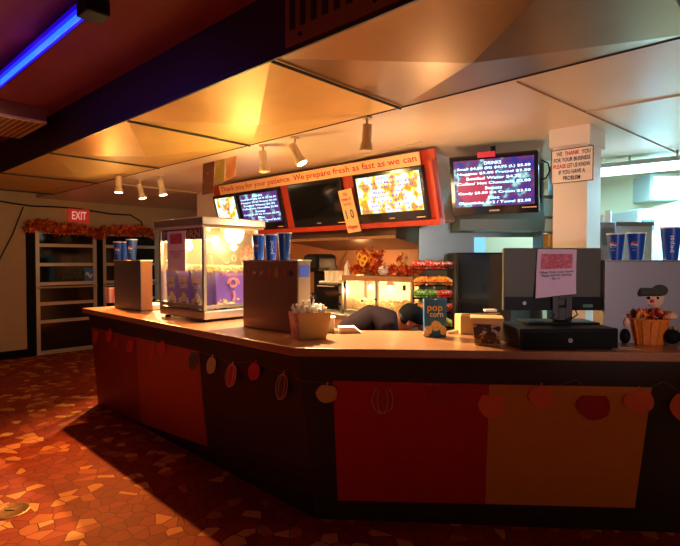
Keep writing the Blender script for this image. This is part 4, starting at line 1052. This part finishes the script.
# curved copper-lit steel hood above the opening
h0 = hity(458, 228, SY-.3); h1 = hity(541, 213, SY-.3)
eh_ = thing('steel_hood', 'steel hood with curved front between the drinks television and pass window', 'hood', (h0.x, SY, 0), 0)
zb = hity(500, 231, SY-.3).z; zt_ = ZC-.25
pr = [(0, -.02, zb), (0, -.38, zb), (0, -.40, zb+.10), (0, -.34, zb+.20), (0, -.2, zb+.42), (0, -.02, zt_)]
MB().slab(pr, (h1.x-h0.x, 0, 0)).build('hood_shell', M['steeld'], eh_)
# black upright fridge in front of steel wall
f0 = hity(457, 262, 4.55); f1 = hity(512, 262, 4.55); fz = hity(480, 252.5, 4.55).z
fr = thing('black_fridge', 'tall black fridge between the candy rack and the computer monitor', 'fridge', (f0.x, 4.55, 0), 0)
fw = f1.x-f0.x
MB().box(0, fw, .03, .42, .06, fz).build('cabinet', M['black'], fr, bev=.01)
MB().box(.005, fw-.005, 0, .03, .08, fz-.01).build('door', M['bezel'], fr, bev=.008)
MB().box(0.02, fw-.02, .03, .4, 0, .06).build('plinth', M['blackm'], fr)
MB().cyl((.03, -.03, .6), (.03, -.03, 1.1), .01).build('door_handle', M['black'], fr)
# ------------------------------------------------------------------ cream column + sign
CY = 3.72
cc_ = hity(587, 200, 3.6); ca, cpp = cc_.dot(AX), cc_.dot(AN)
cl = MB(); cl.slab([W(ca-.235, cpp, 0), W(ca, cpp, 0), W(ca, cpp+.31, 0), W(ca-.235, cpp+.31, 0)], (0, 0, ZC))
zk = hity(600, 146, 3.7).z
cl.slab([W(ca-.26, cpp-.02, zk), W(ca+.02, cpp-.02, zk), W(ca+.02, cpp+.33, zk), W(ca-.26, cpp+.33, zk)], (0, 0, ZC-zk))
struct(cl.build('wall_column', M['column']))
sp__ = cpp-.03
s0_ = hitp(551, 150.5, sp__); s1_ = hitp(593.5, 146, sp__); s2_ = hitp(594, 180, sp__); s3_ = hitp(551, 184, sp__)
sg = thing('notice_board', 'cream sign thanking customers for their business fixed on the column', 'sign', (s0_+s1_+s2_+s3_)/4, 0)
sw0 = (s1_-s0_).dot(AX); sh0 = s0_.z-s3_.z; sg.rotation_euler = (0, 0, RA)
MB().box(-sw0/2, sw0/2, 0, .008, -sh0/2, sh0/2).build('board', M['signbg'], sg)
fr_ = MB(); t = .006
fr_.box(-sw0/2, sw0/2, -.003, 0, sh0/2-t, sh0/2).box(-sw0/2, sw0/2, -.003, 0, -sh0/2, -sh0/2+t).box(-sw0/2, -sw0/2+t, -.003, 0, -sh0/2+t, sh0/2-t).box(sw0/2-t, sw0/2, -.003, 0, -sh0/2+t, sh0/2-t)
fr_.build('frame', M['trim_dk'], sg)
ls = [('WE', -.30, .36, .14, 'ink'), ('THANK', .0, .36, .34, 'inkred'), ('YOU', .33, .36, .20, 'ink'), ('FOR YOUR BUSINESS', 0, .18, .86, 'ink'), ('PLEASE', -.29, 0, .30, 'inkred'), ('LET US KNOW', .16, 0, .54, 'ink'), ('IF YOU HAVE A', 0, -.18, .62, 'ink'), ('PROBLEM', 0, -.36, .40, 'ink')]
for b_, x, z, w__, m_ in ls:
    o_ = text(MB(), b_, x*sw0, z*sh0, w__*sw0, sh0*.125, -.002).build('lettering', M[m_], sg)
    if m_ == 'inkred': plab(o_, 'red lettering')
# posters hanging from the ceiling
p_l = hitp(203, 163, 2.78); p_r = hitp(236, 156, 2.78)
pos = [(203, 163, 214, 161, 195, 193, 'hanging card with brown ground and pale dots, leftmost under the ceiling', ramp_mat('dotted_brown_print', [(0, (.75, .45, .30)), (.14, (.12, .03, .02)), (1, (.12, .03, .02))], 22, rand=False)),
       (215.5, 161, 224.5, 159, 185, 182, 'green and orange hanging card, middle of three under the ceiling', ramp_mat('green_orange_print', [(0, (.12, .14, .04)), (.5, (.30, .22, .05)), (.65, (.55, .25, .06))], 6, 'noise', const=False)),
       (226, 159, 236, 156, 181, 176, 'red and green hanging card, rightmost of three under the ceiling', ramp_mat('red_green_print', [(0, (.05, .12, .06)), (.45, (.45, .15, .06)), (.6, (.65, .30, .15)), (.75, (.10, .16, .10))], 8, 'noise', const=False))]
for x0, y0, x1, y1, y2, y3, lb, m_ in pos:
    A_, B_, C_, D_ = hitp(x0, y0, 2.78), hitp(x1, y1, 2.78), hitp(x1-1, y3, 2.78), hitp(x0-1, y2, 2.78)
    A_.z = B_.z = ZC-.005
    t = thing('hanging_card', lb, 'card', A_, 0, 'cards hanging under the ceiling')
    MB().slab([v-A_ for v in (A_, B_, C_, D_)], AN*.006).build('card', m_, t)
    MB().cyl((0, 0, -.004), (0, 0, .004), .006, n=8).build('clip', M['steel'], t)
# ------------------------------------------------------------------ track lights
def spot(px_, pzy, tilt, lit, label, az=0, qq=None):
    q = qq or hitz(px_, pzy, ZC)
    t = thing('track_spotlight', label, 'spotlight', (q.x, q.y, ZC), az, 'spotlights under the low ceiling')
    MB().cyl((0, 0, -.10), (0, 0, 0), .009, n=10).build('stem', M['lampw'], t)
    MB().cyl((0, 0, -.012), (0, 0, 0), .035).build('ceiling_rose', M['lampw'], t)
    hd__ = MB(); d = Vector((sin(tilt), 0, -cos(tilt))); c = Vector((0, 0, -.10))
    hd__.cyl(c-d*.05, c+d*.07, .032, n=20); hd__.cyl(c+d*.07, c+d*.12, .036, .046, 20)
    hd__.build('lamp_head', M['lampw'], t, smooth=True)
    MB().cyl(c+d*.12, c+d*.124, .040, n=20).build('lamp_face', M['bulb' if lit else 'lampw'], t)
    return t.location+Matrix.Rotation(az, 3, 'Z')@(c+d*.14), Matrix.Rotation(az, 3, 'Z')@d
def spotlight(loc, d, watts, size=150, col=(1, .58, .22), blend=.6, r=.03):
    l = bpy.data.lights.new('lamp', 'SPOT'); l.energy = watts; l.color = col; l.spot_size = radians(size); l.spot_blend = blend; l.shadow_soft_size = r
    o = bpy.data.objects.new('track_or_fill_spot', l); COL.objects.link(o); o.location = loc; o.rotation_euler = Vector(d).to_track_quat('-Z', 'Y').to_euler(); return o
def point(loc, watts, col=(1, .6, .25), r=.05, name='bulb_or_fill_lamp'):
    l = bpy.data.lights.new('lamp', 'POINT'); l.energy = watts; l.color = col; l.shadow_soft_size = r
    o = bpy.data.objects.new(name, l); COL.objects.link(o); o.location = loc; return o
s1 = spot(118.5, 172, .0, 1, 'lit beige spotlight, leftmost of the three near the doors')
s2 = spot(140, 180, .25, 1, 'lit beige spotlight, middle of the three near the doors')
s3 = spot(161, 175.5, .2, 1, 'lit beige spotlight, rightmost of the three near the doors')
s4 = spot(263, 145, .1, 0, 'unlit beige spotlight left of the brightly lit one over the counter')
s5 = spot(295, 137, .5, 1, 'lit beige spotlight tilted over the counter above the banner', -.3)
s6 = spot(367, 117, -.05, 0, 'unlit dark spotlight, rightmost, near the canopy rod')
for t, nm in ((hitz(120, 183, ZC), 0),):
    e_ = hitz(199, 192, ZC)
    cd = tag(MB().cyl((t.x, t.y, ZC-.012), (e_.x, e_.y, ZC-.012), .012, n=10).build('ceiling_conduit', M['lampw']), 'beige conduit running under the low ceiling behind the spotlights', 'conduit')
# floor drain cover
q = hitz(10, 511, 0)
fd = thing('floor_cover', 'round tarnished brass cover plate set in the mosaic floor', 'floor cover', (q.x, q.y, 0), 0)
MB().lathe([(.105, 0), (.105, .004), (.095, .007), (.09, .005), (.02, .005), (.0, .006)], 36).build('plate', M['brass'], fd, smooth=True)
MB().box(-.03, .03, -.006, .006, .005, .009).build('slot_bar', M['brass'], fd)
# ================================================================== KITCHEN (right)
kd = 4.9
k0 = hity(637, 258, kd)
mc = thing('drink_machine', 'white upright machine with small blue display in the bright kitchen', 'machine', (hity(637, 258, kd).x, kd, 0), 0)
mw_ = hity(672, 258, kd).x-hity(637, 258, kd).x; mz = hity(650, 209, kd).z
MB().box(0, mw_, 0, .5, .0, mz).build('cabinet', M['kwhite'], mc, bev=.01)
MB().box(.045, .155, -.012, 0, mz-.20, mz-.10).build('display_frame', M['steeld'], mc)
MB().box(.065, .135, -.016, -.012, mz-.18, mz-.13).build('display', M['bluescr'], mc)
tk = hity(615, 250, 4.5)
ktt = thing('steel_counter_box', 'steel box unit in the kitchen behind the blue cups', 'steel unit', (hity(616, 250, 4.5).x, 4.5, 0), 0)
MB().box(0, .32, 0, .4, 0, hity(616, 226, 4.5).z).build('cabinet', M['kwhite'], ktt, bev=.006)
MB().box(-.01, .33, -.01, .41, hity(616, 226, 4.5).z, hity(616, 222, 4.5).z).build('lid', M['steel'], ktt)
ktd = thing('grey_appliance', 'dark grey low appliance beside the column in the kitchen', 'appliance', (hity(600, 250, 4.4).x, 4.4, 0), 0)
zz = hity(600, 222, 4.4).z
MB().box(0, .13, 0, .35, 0, zz).build('cabinet', mat('mid_grey', (.22, .24, .26), .4), ktd, bev=.006)
MB().box(.01, .12, -.004, 0, zz-.2, zz-.05).build('panel', M['steeld'], ktd)
for k, (x, hh) in enumerate(((600.5, .05), (604, .055), (610.5, .09))):
    q = hity(x, 222, 4.45)
    t = thing('white_jar', ['small white jar nearest the column on the grey appliance', 'small white jar in the middle on the grey appliance', 'larger white jar at the right on the grey appliance'][k], 'jar', (q.x, 4.45+.04, zz), 0, 'white jars on the grey appliance')
    r = .014 if k < 2 else .028
    MB().lathe([(r, 0), (r, hh), (r*.8, hh+.004)], 18).build('jar_body', M['white'], t, smooth=True)
    MB().lathe([(r*.85, hh+.004), (r*.85, hh+.014)], 18).build('lid', M['paper'], t)
# wall pipe
qa_ = hity(606, 207, KY-.08); qb_ = hity(642, 204, KY-.08)
tag(MB().cyl(qa_, qb_, .03).cyl((qb_.x, qb_.y, qb_.z), (qb_.x, KY, qb_.z), .03).build('wall_pipe', M['steeld'], smooth=True), 'grey pipe along the pale blue kitchen wall', 'pipe')
# bright cupboard on the wall
q0 = hity(650, 200, 5.3); q1 = hity(700, 173.5, 5.3)
wc = thing('light_box', 'glowing white light panel high in the kitchen at the right edge', 'light panel', (q0.x, 5.3, q0.z), 0)
for x in (.1, .5): MB().cyl((x, .17, q1.z-q0.z), (x, .17, ZC-q0.z), .01).build('hanger', M['steel'], wc)
MB().box(0, q1.x-q0.x, 0, .34, 0, q1.z-q0.z).build('case', M['kwhite'], wc, bev=.01)
MB().box(.03, q1.x-q0.x, -.006, 0, .03, q1.z-q0.z-.03).build('lit_front', mat('lit_panel', (.7, 1, 1), .5, emit=(.62, .98, 1), es=1.3), wc)
# fluorescent fixture (bright strip)
fa = hitz(598, 172, ZC-.12); 
fA_ = hity(594, 173, 4.9); fB_ = hity(720, 158, 4.3)
ff = thing('fluorescent_fixture', 'long bright fluorescent ceiling light over the kitchen', 'light', fA_, atan2(fB_.y-fA_.y, fB_.x-fA_.x))
Lf = (Vector((fB_.x, fB_.y, 0))-Vector((fA_.x, fA_.y, 0))).length
zoff = ZC-fA_.z
MB().box(0, Lf, -.07, .07, .03, .07).build('housing', M['kwhite'], ff)
MB().box(0, Lf, -.065, .065, -.035, .03).build('diffuser', M['fluo'], ff, bev=.015)
for x in (.3, Lf-.3): MB().cyl((x, 0, .07), (x, 0, zoff), .01).build('hanger', M['steel'], ff)
# cup/paper leaning by column
q = hity(602, 248, 3.4)
# orange & grey crates seen between tv and column
gcy = 4.8
for k, (y0, y1, m_, lb) in enumerate(((230, 246, 'cora', 'orange carton stacked beside the column under a grey one'), (216, 230, 'steeld', 'grey carton stacked between the orange and the white ones'), (196, 215.5, 'kwhite', 'white carton on top of the stack beside the column'))):
    pass
shf = thing('tall_shelf_unit', 'narrow shelf unit seen between the drinks television and the column', 'shelf', (hity(541.5, 260, 4.75).x, 4.75, 0), 0)
sfw = hity(557, 260, 4.75).x-hity(541.5, 260, 4.75).x
MB().box(0, .015, 0, .22, 0, ZC-.05).box(sfw, sfw+.015, 0, .22, 0, ZC-.05).build('upright', M['steeld'], shf)
zs_ = [hity(548, y, 4.75).z for y in (246.5, 231, 216, 195)]
for z in zs_: MB().box(.015, sfw, 0, .22, z-.008, z).build('shelf_board', M['wood'], shf)
for k, (m_, lb) in enumerate((('cora', 'orange carton on the narrow shelf beside the column'), ('lampw', 'beige carton on the narrow shelf above the orange one'), ('kwhite', 'pale carton, highest on the narrow shelf beside the column'))):
    h_ = (zs_[k+1]-zs_[k])*.82
    t = thing('carton', lb, 'carton', (shf.location.x+.02, 4.77, zs_[k]), 0, 'cartons on the narrow shelf')
    MB().box(0, sfw-.03, 0, .18, 0, h_).build('box', M[m_], t, bev=.003)
    MB().box((sfw-.03)*.45, (sfw-.03)*.55, -.001, 0, 0, h_).build('tape', M['cardtan'], t)
# ================================================================== PERSON
def skin_mesh(name, verts, edges, radii, m, parent=None, sub=2, root=0, extra=None):
    me = bpy.data.meshes.new(name); me.from_pydata(verts, edges, []); me.materials.append(m)
    o = bpy.data.objects.new(name, me); COL.objects.link(o)
    md = o.modifiers.new('skin', 'SKIN')
    if not me.skin_vertices: 
        bpy.context.view_layer.objects.active = o
    for i, r in enumerate(radii):
        sv = me.skin_vertices[0].data[i]; sv.radius = r if isinstance(r, tuple) else (r, r); sv.use_root = (i == root)
    sb = o.modifiers.new('sub', 'SUBSURF'); sb.levels = sb.render_levels = sub
    md.use_smooth_shade = True
    bpy.context.view_layer.update()
    dg = bpy.context.evaluated_depsgraph_get(); ev = o.evaluated_get(dg); m2 = bpy.data.meshes.new_from_object(ev)
    bpy.data.objects.remove(o)
    if extra:
        bm = bmesh.new(); bm.from_mesh(m2)
        for mb in extra:
            t = bpy.data.meshes.new('x'); t.from_pydata(mb.v, [], mb.f); bm.from_mesh(t)
        bm.to_mesh(m2); bm.free()
    for p_ in m2.polygons: p_.use_smooth = True
    o = bpy.data.objects.new(name, m2); COL.objects.link(o)
    if parent: o.parent = parent
    return o
PX, PY = .02, 4.02
per = thing('person', 'person in dark shirt and black cap bending down behind the counter', 'person', (PX, PY, 0), 0)
V = []; E = []; Rr_ = []
def jv(p, r, par=None):
    V.append(p); Rr_.append(r)
    if par is not None: E.append((par, len(V)-1))
    return len(V)-1
pel = jv((0, .02, .84), .12)
wai = jv((.12, .01, .92), (.115, .12), pel)
che = jv((.26, 0, .975), (.13, .14), wai)
sho = jv((.34, 0, .985), (.11, .12), che)
nec = jv((.425, 0, .995), .065, sho)
hb = jv((.475, 0, 1.0), .068, nec)
skl = jv((.535, 0, 1.02), (.088, .080), hb)
fac = jv((.56, 0, .955), (.066, .068), skl)
for sgn in (-1, 1):
    s = jv((.345, sgn*.15, .955), .062, sho); e = jv((.42, sgn*.20, .70), .045, s); w_ = jv((.50, sgn*.14, .50), .030, e); pm_ = jv((.52, sgn*.125, .44), (.035, .018), w_)
    for k in range(4): 
        a = jv((.505+.018*k, sgn*(.135-.02*k*.3), .40), .0095, pm_); b = jv((.508+.02*k, sgn*(.12), .365+.004*abs(k-1.5)), .0085, a); jv((.50+.018*k, sgn*.105, .34+.004*abs(k-1.5)), .0075, b)
    a = jv((.50, sgn*.09, .43), .011, pm_); jv((.51, sgn*.07, .40), .009, a)
    h_ = jv((0, sgn*.09, .80), .085, pel); kn = jv((.10, sgn*.11, .47), .058, h_); an = jv((-.06, sgn*.11, .09), .040, kn); jv((.08, sgn*.12, .035), (.04, .03), an)
# nose, ear, lips
ex_ = [MB().ball((.632, 0, .955), .018, (1.1, .8, 1.0)), MB().ball((.520, -.084, .985), .024, (.9, .35, 1.2)), MB().ball((.520, .084, .985), .024, (.9, .35, 1.2)),
       MB().ball((.612, 0, .915), .016, (.8, 1.4, .5)), MB().ball((.590, 0, .895), .024, (.9, 1.2, .8))]
skin_mesh('body', V, E, Rr_, M['skin'], per, extra=ex_)
for y_ in (-.03, .03): MB().ball((.628, y_, .985), .010).build('eye', M['black'], per, smooth=True)
# shirt
V = []; E = []; Rr_ = []
pel = jv((-.03, .02, .83), .145); wai = jv((.12, .01, .92), (.140, .15), pel); che = jv((.25, 0, .985), (.15, .165), wai); sho = jv((.34, 0, 1.0), (.125, .14), che); jv((.425, 0, 1.0), .085, sho)
for sgn in (-1, 1):
    s = jv((.345, sgn*.155, .96), .085, sho); e = jv((.40, sgn*.185, .78), .068, s); jv((.415, sgn*.195, .72), .062, e)
skin_mesh('shirt', V, E, Rr_, M['navy'], per)
V = []; E = []; Rr_ = []
pel = jv((0, .02, .83), .14)
for sgn in (-1, 1):
    h_ = jv((0, sgn*.09, .78), .105, pel); kn = jv((.10, sgn*.11, .47), .075, h_); jv((-.055, sgn*.11, .12), .06, kn)
skin_mesh('trousers', V, E, Rr_, M['trouser'], per)
for sgn in (-1, 1): MB().box(-.10, .16, sgn*.12-.045, sgn*.12+.045, 0, .075).build('shoe', M['black'], per, bev=.025)
# cap: dome covering the top/back of head, brim to the front and down
cp = MB(); dirn = Vector((.42, 0, .9)).normalized()
cm = Matrix.Translation((.54, 0, 1.035))@Vector((0, 0, 1)).rotation_difference(dirn).to_matrix().to_4x4()
cp.x = cm
cp.lathe([(.100, -.03), (.104, .0), (.098, .04), (.075, .078), (.04, .098), (.0, .104)], 28)
cap = cp.build('cap', M['capm'], per, smooth=True)
bm2 = MB(); bm2.x = cm
bm2.slab([(.08+.0, -.07, -.012), (.14, -.062, -.022), (.168, -.03, -.028), (.172, 0, -.03), (.168, .03, -.028), (.14, .062, -.022), (.08, .07, -.012)], (0, 0, .006)).build('cap_brim', M['capm'], cap, bev=.002)
bt = MB(); bt.x = cm; bt.ball((0, 0, .106), .010).build('cap_button', M['capm'], cap, smooth=True)
MB().ball((.485, 0, 1.02), .080, (.8, 1.02, .85)).build('hair', M['hair'], per, smooth=True)
# headset band / ear piece as small collar
# ================================================================== LIGHTS
spotlight(s3[0], Vector((.5, -1.0, -1.6)), 300, 90, (1, .60, .22), .8)
spotlight(s2[0], Vector((.9, -.9, -1.3)), 650, 80, (1, .62, .26), .8); spotlight(s1[0]-AN*.17+AX*.02, Vector((1.05, -3.3, -2.1)), 470, 90, (1, .32, .06), 1, .02); point(s1[0]+Vector((0, -.1, -.25)), 5, (1, .70, .32), .03)
spotlight(s5[0], Vector((.10, -.75, -1.3)), 480, 105, (1, .68, .34), .8)
point(inside(-.25, .50, .84), 27, (1, .66, .22), .08)  # unseen fill added above the machine lid to light canopy and ceiling
point(W(-2.1, 3.15, 1.75), 17, (1, .66, .34), .1)  # unseen fill added for bounce on the low ceiling and banner
def inw(x, y, z): return inside(x, y, z)
point(inside(-.09, .16, .575), 13, (1, .62, .20), .03); point(inside(-.33, .045, .55), 5, (1, .66, .28), .02); point(inside(-.50, .36, .575), 8, (1, .62, .20), .03)  # middle one is added front light for the cartons
wl = wm.location
for x in (.2, .45): point(Vector(wl)+AX*x+AN*.2+Vector((0, 0, wh-.17)), 5.5, (1, .62, .28), .03)
# unseen fill added under the hood, standing in for bounce light
point(W((hdA+hdB)/2, 4.30, 1.42), 8, (1, .48, .18), .06)
# kitchen fluorescents
def area(loc, d, w, sx, sy, col):
    l = bpy.data.lights.new('lamp', 'AREA'); l.energy = w; l.color = col; l.shape = 'RECTANGLE'; l.size = sx; l.size_y = sy
    o = bpy.data.objects.new('tube_lamp', l); COL.objects.link(o); o.location = loc; o.rotation_euler = Vector(d).to_track_quat('-Z', 'Y').to_euler(); return o
area((3.4, 4.6, ZC-.10), (0, 0, -1), 190, 1.4, .3, (.32, .76, 1))
area((1.7, 5.9, ZC-.08), (0, 0, -1), 34, 1.0, .3, (.45, .84, 1))
# black light
point(W(a0-.7, p0-.02, ZU-.13), .7, (.25, .05, 1), .1)
# unseen fill lamps added on the seating side, behind the viewer
point((1.4, -5.0, .8), 56, (1, .60, .40), .25)
spotlight(Vector((1.5, -2.2, 1.75)), Vector((-.05, 5.4, .06)), 250, 23, (1, .80, .86), .5, .15)  # added fill aimed at the right counter items and column
spotlight(Vector((-.2, -2.2, 1.6)), Vector((-.9, 5.4, .10)), 75, 24, (1, .78, .72), .6, .15)  # added fill aimed at the left counter items
point((-2.2, -1.5, 2.2), 7, (1, .35, .15), .15)
wd_ = bpy.data.worlds.new('world'); bpy.context.scene.world = wd_; wd_.use_nodes = True
wd_.node_tree.nodes['Background'].inputs[0].default_value = (.9, .35, .18, 1); wd_.node_tree.nodes['Background'].inputs[1].default_value = .012
# ================================================================== CAMERA
cam = bpy.data.cameras.new('camera'); cam.sensor_width = 36; cam.lens = 36*F/680; cam.clip_start = .05
co = bpy.data.objects.new('camera', cam); COL.objects.link(co); co.location = CAM; co.rotation_euler = (pi/2-TH, 0, 0)
S = bpy.context.scene; S.camera = co
S.view_settings.view_transform = 'Standard'; S.view_settings.look = 'None'; S.view_settings.gamma = 1; S.view_settings.exposure = 0; S.view_settings.use_curve_mapping = False
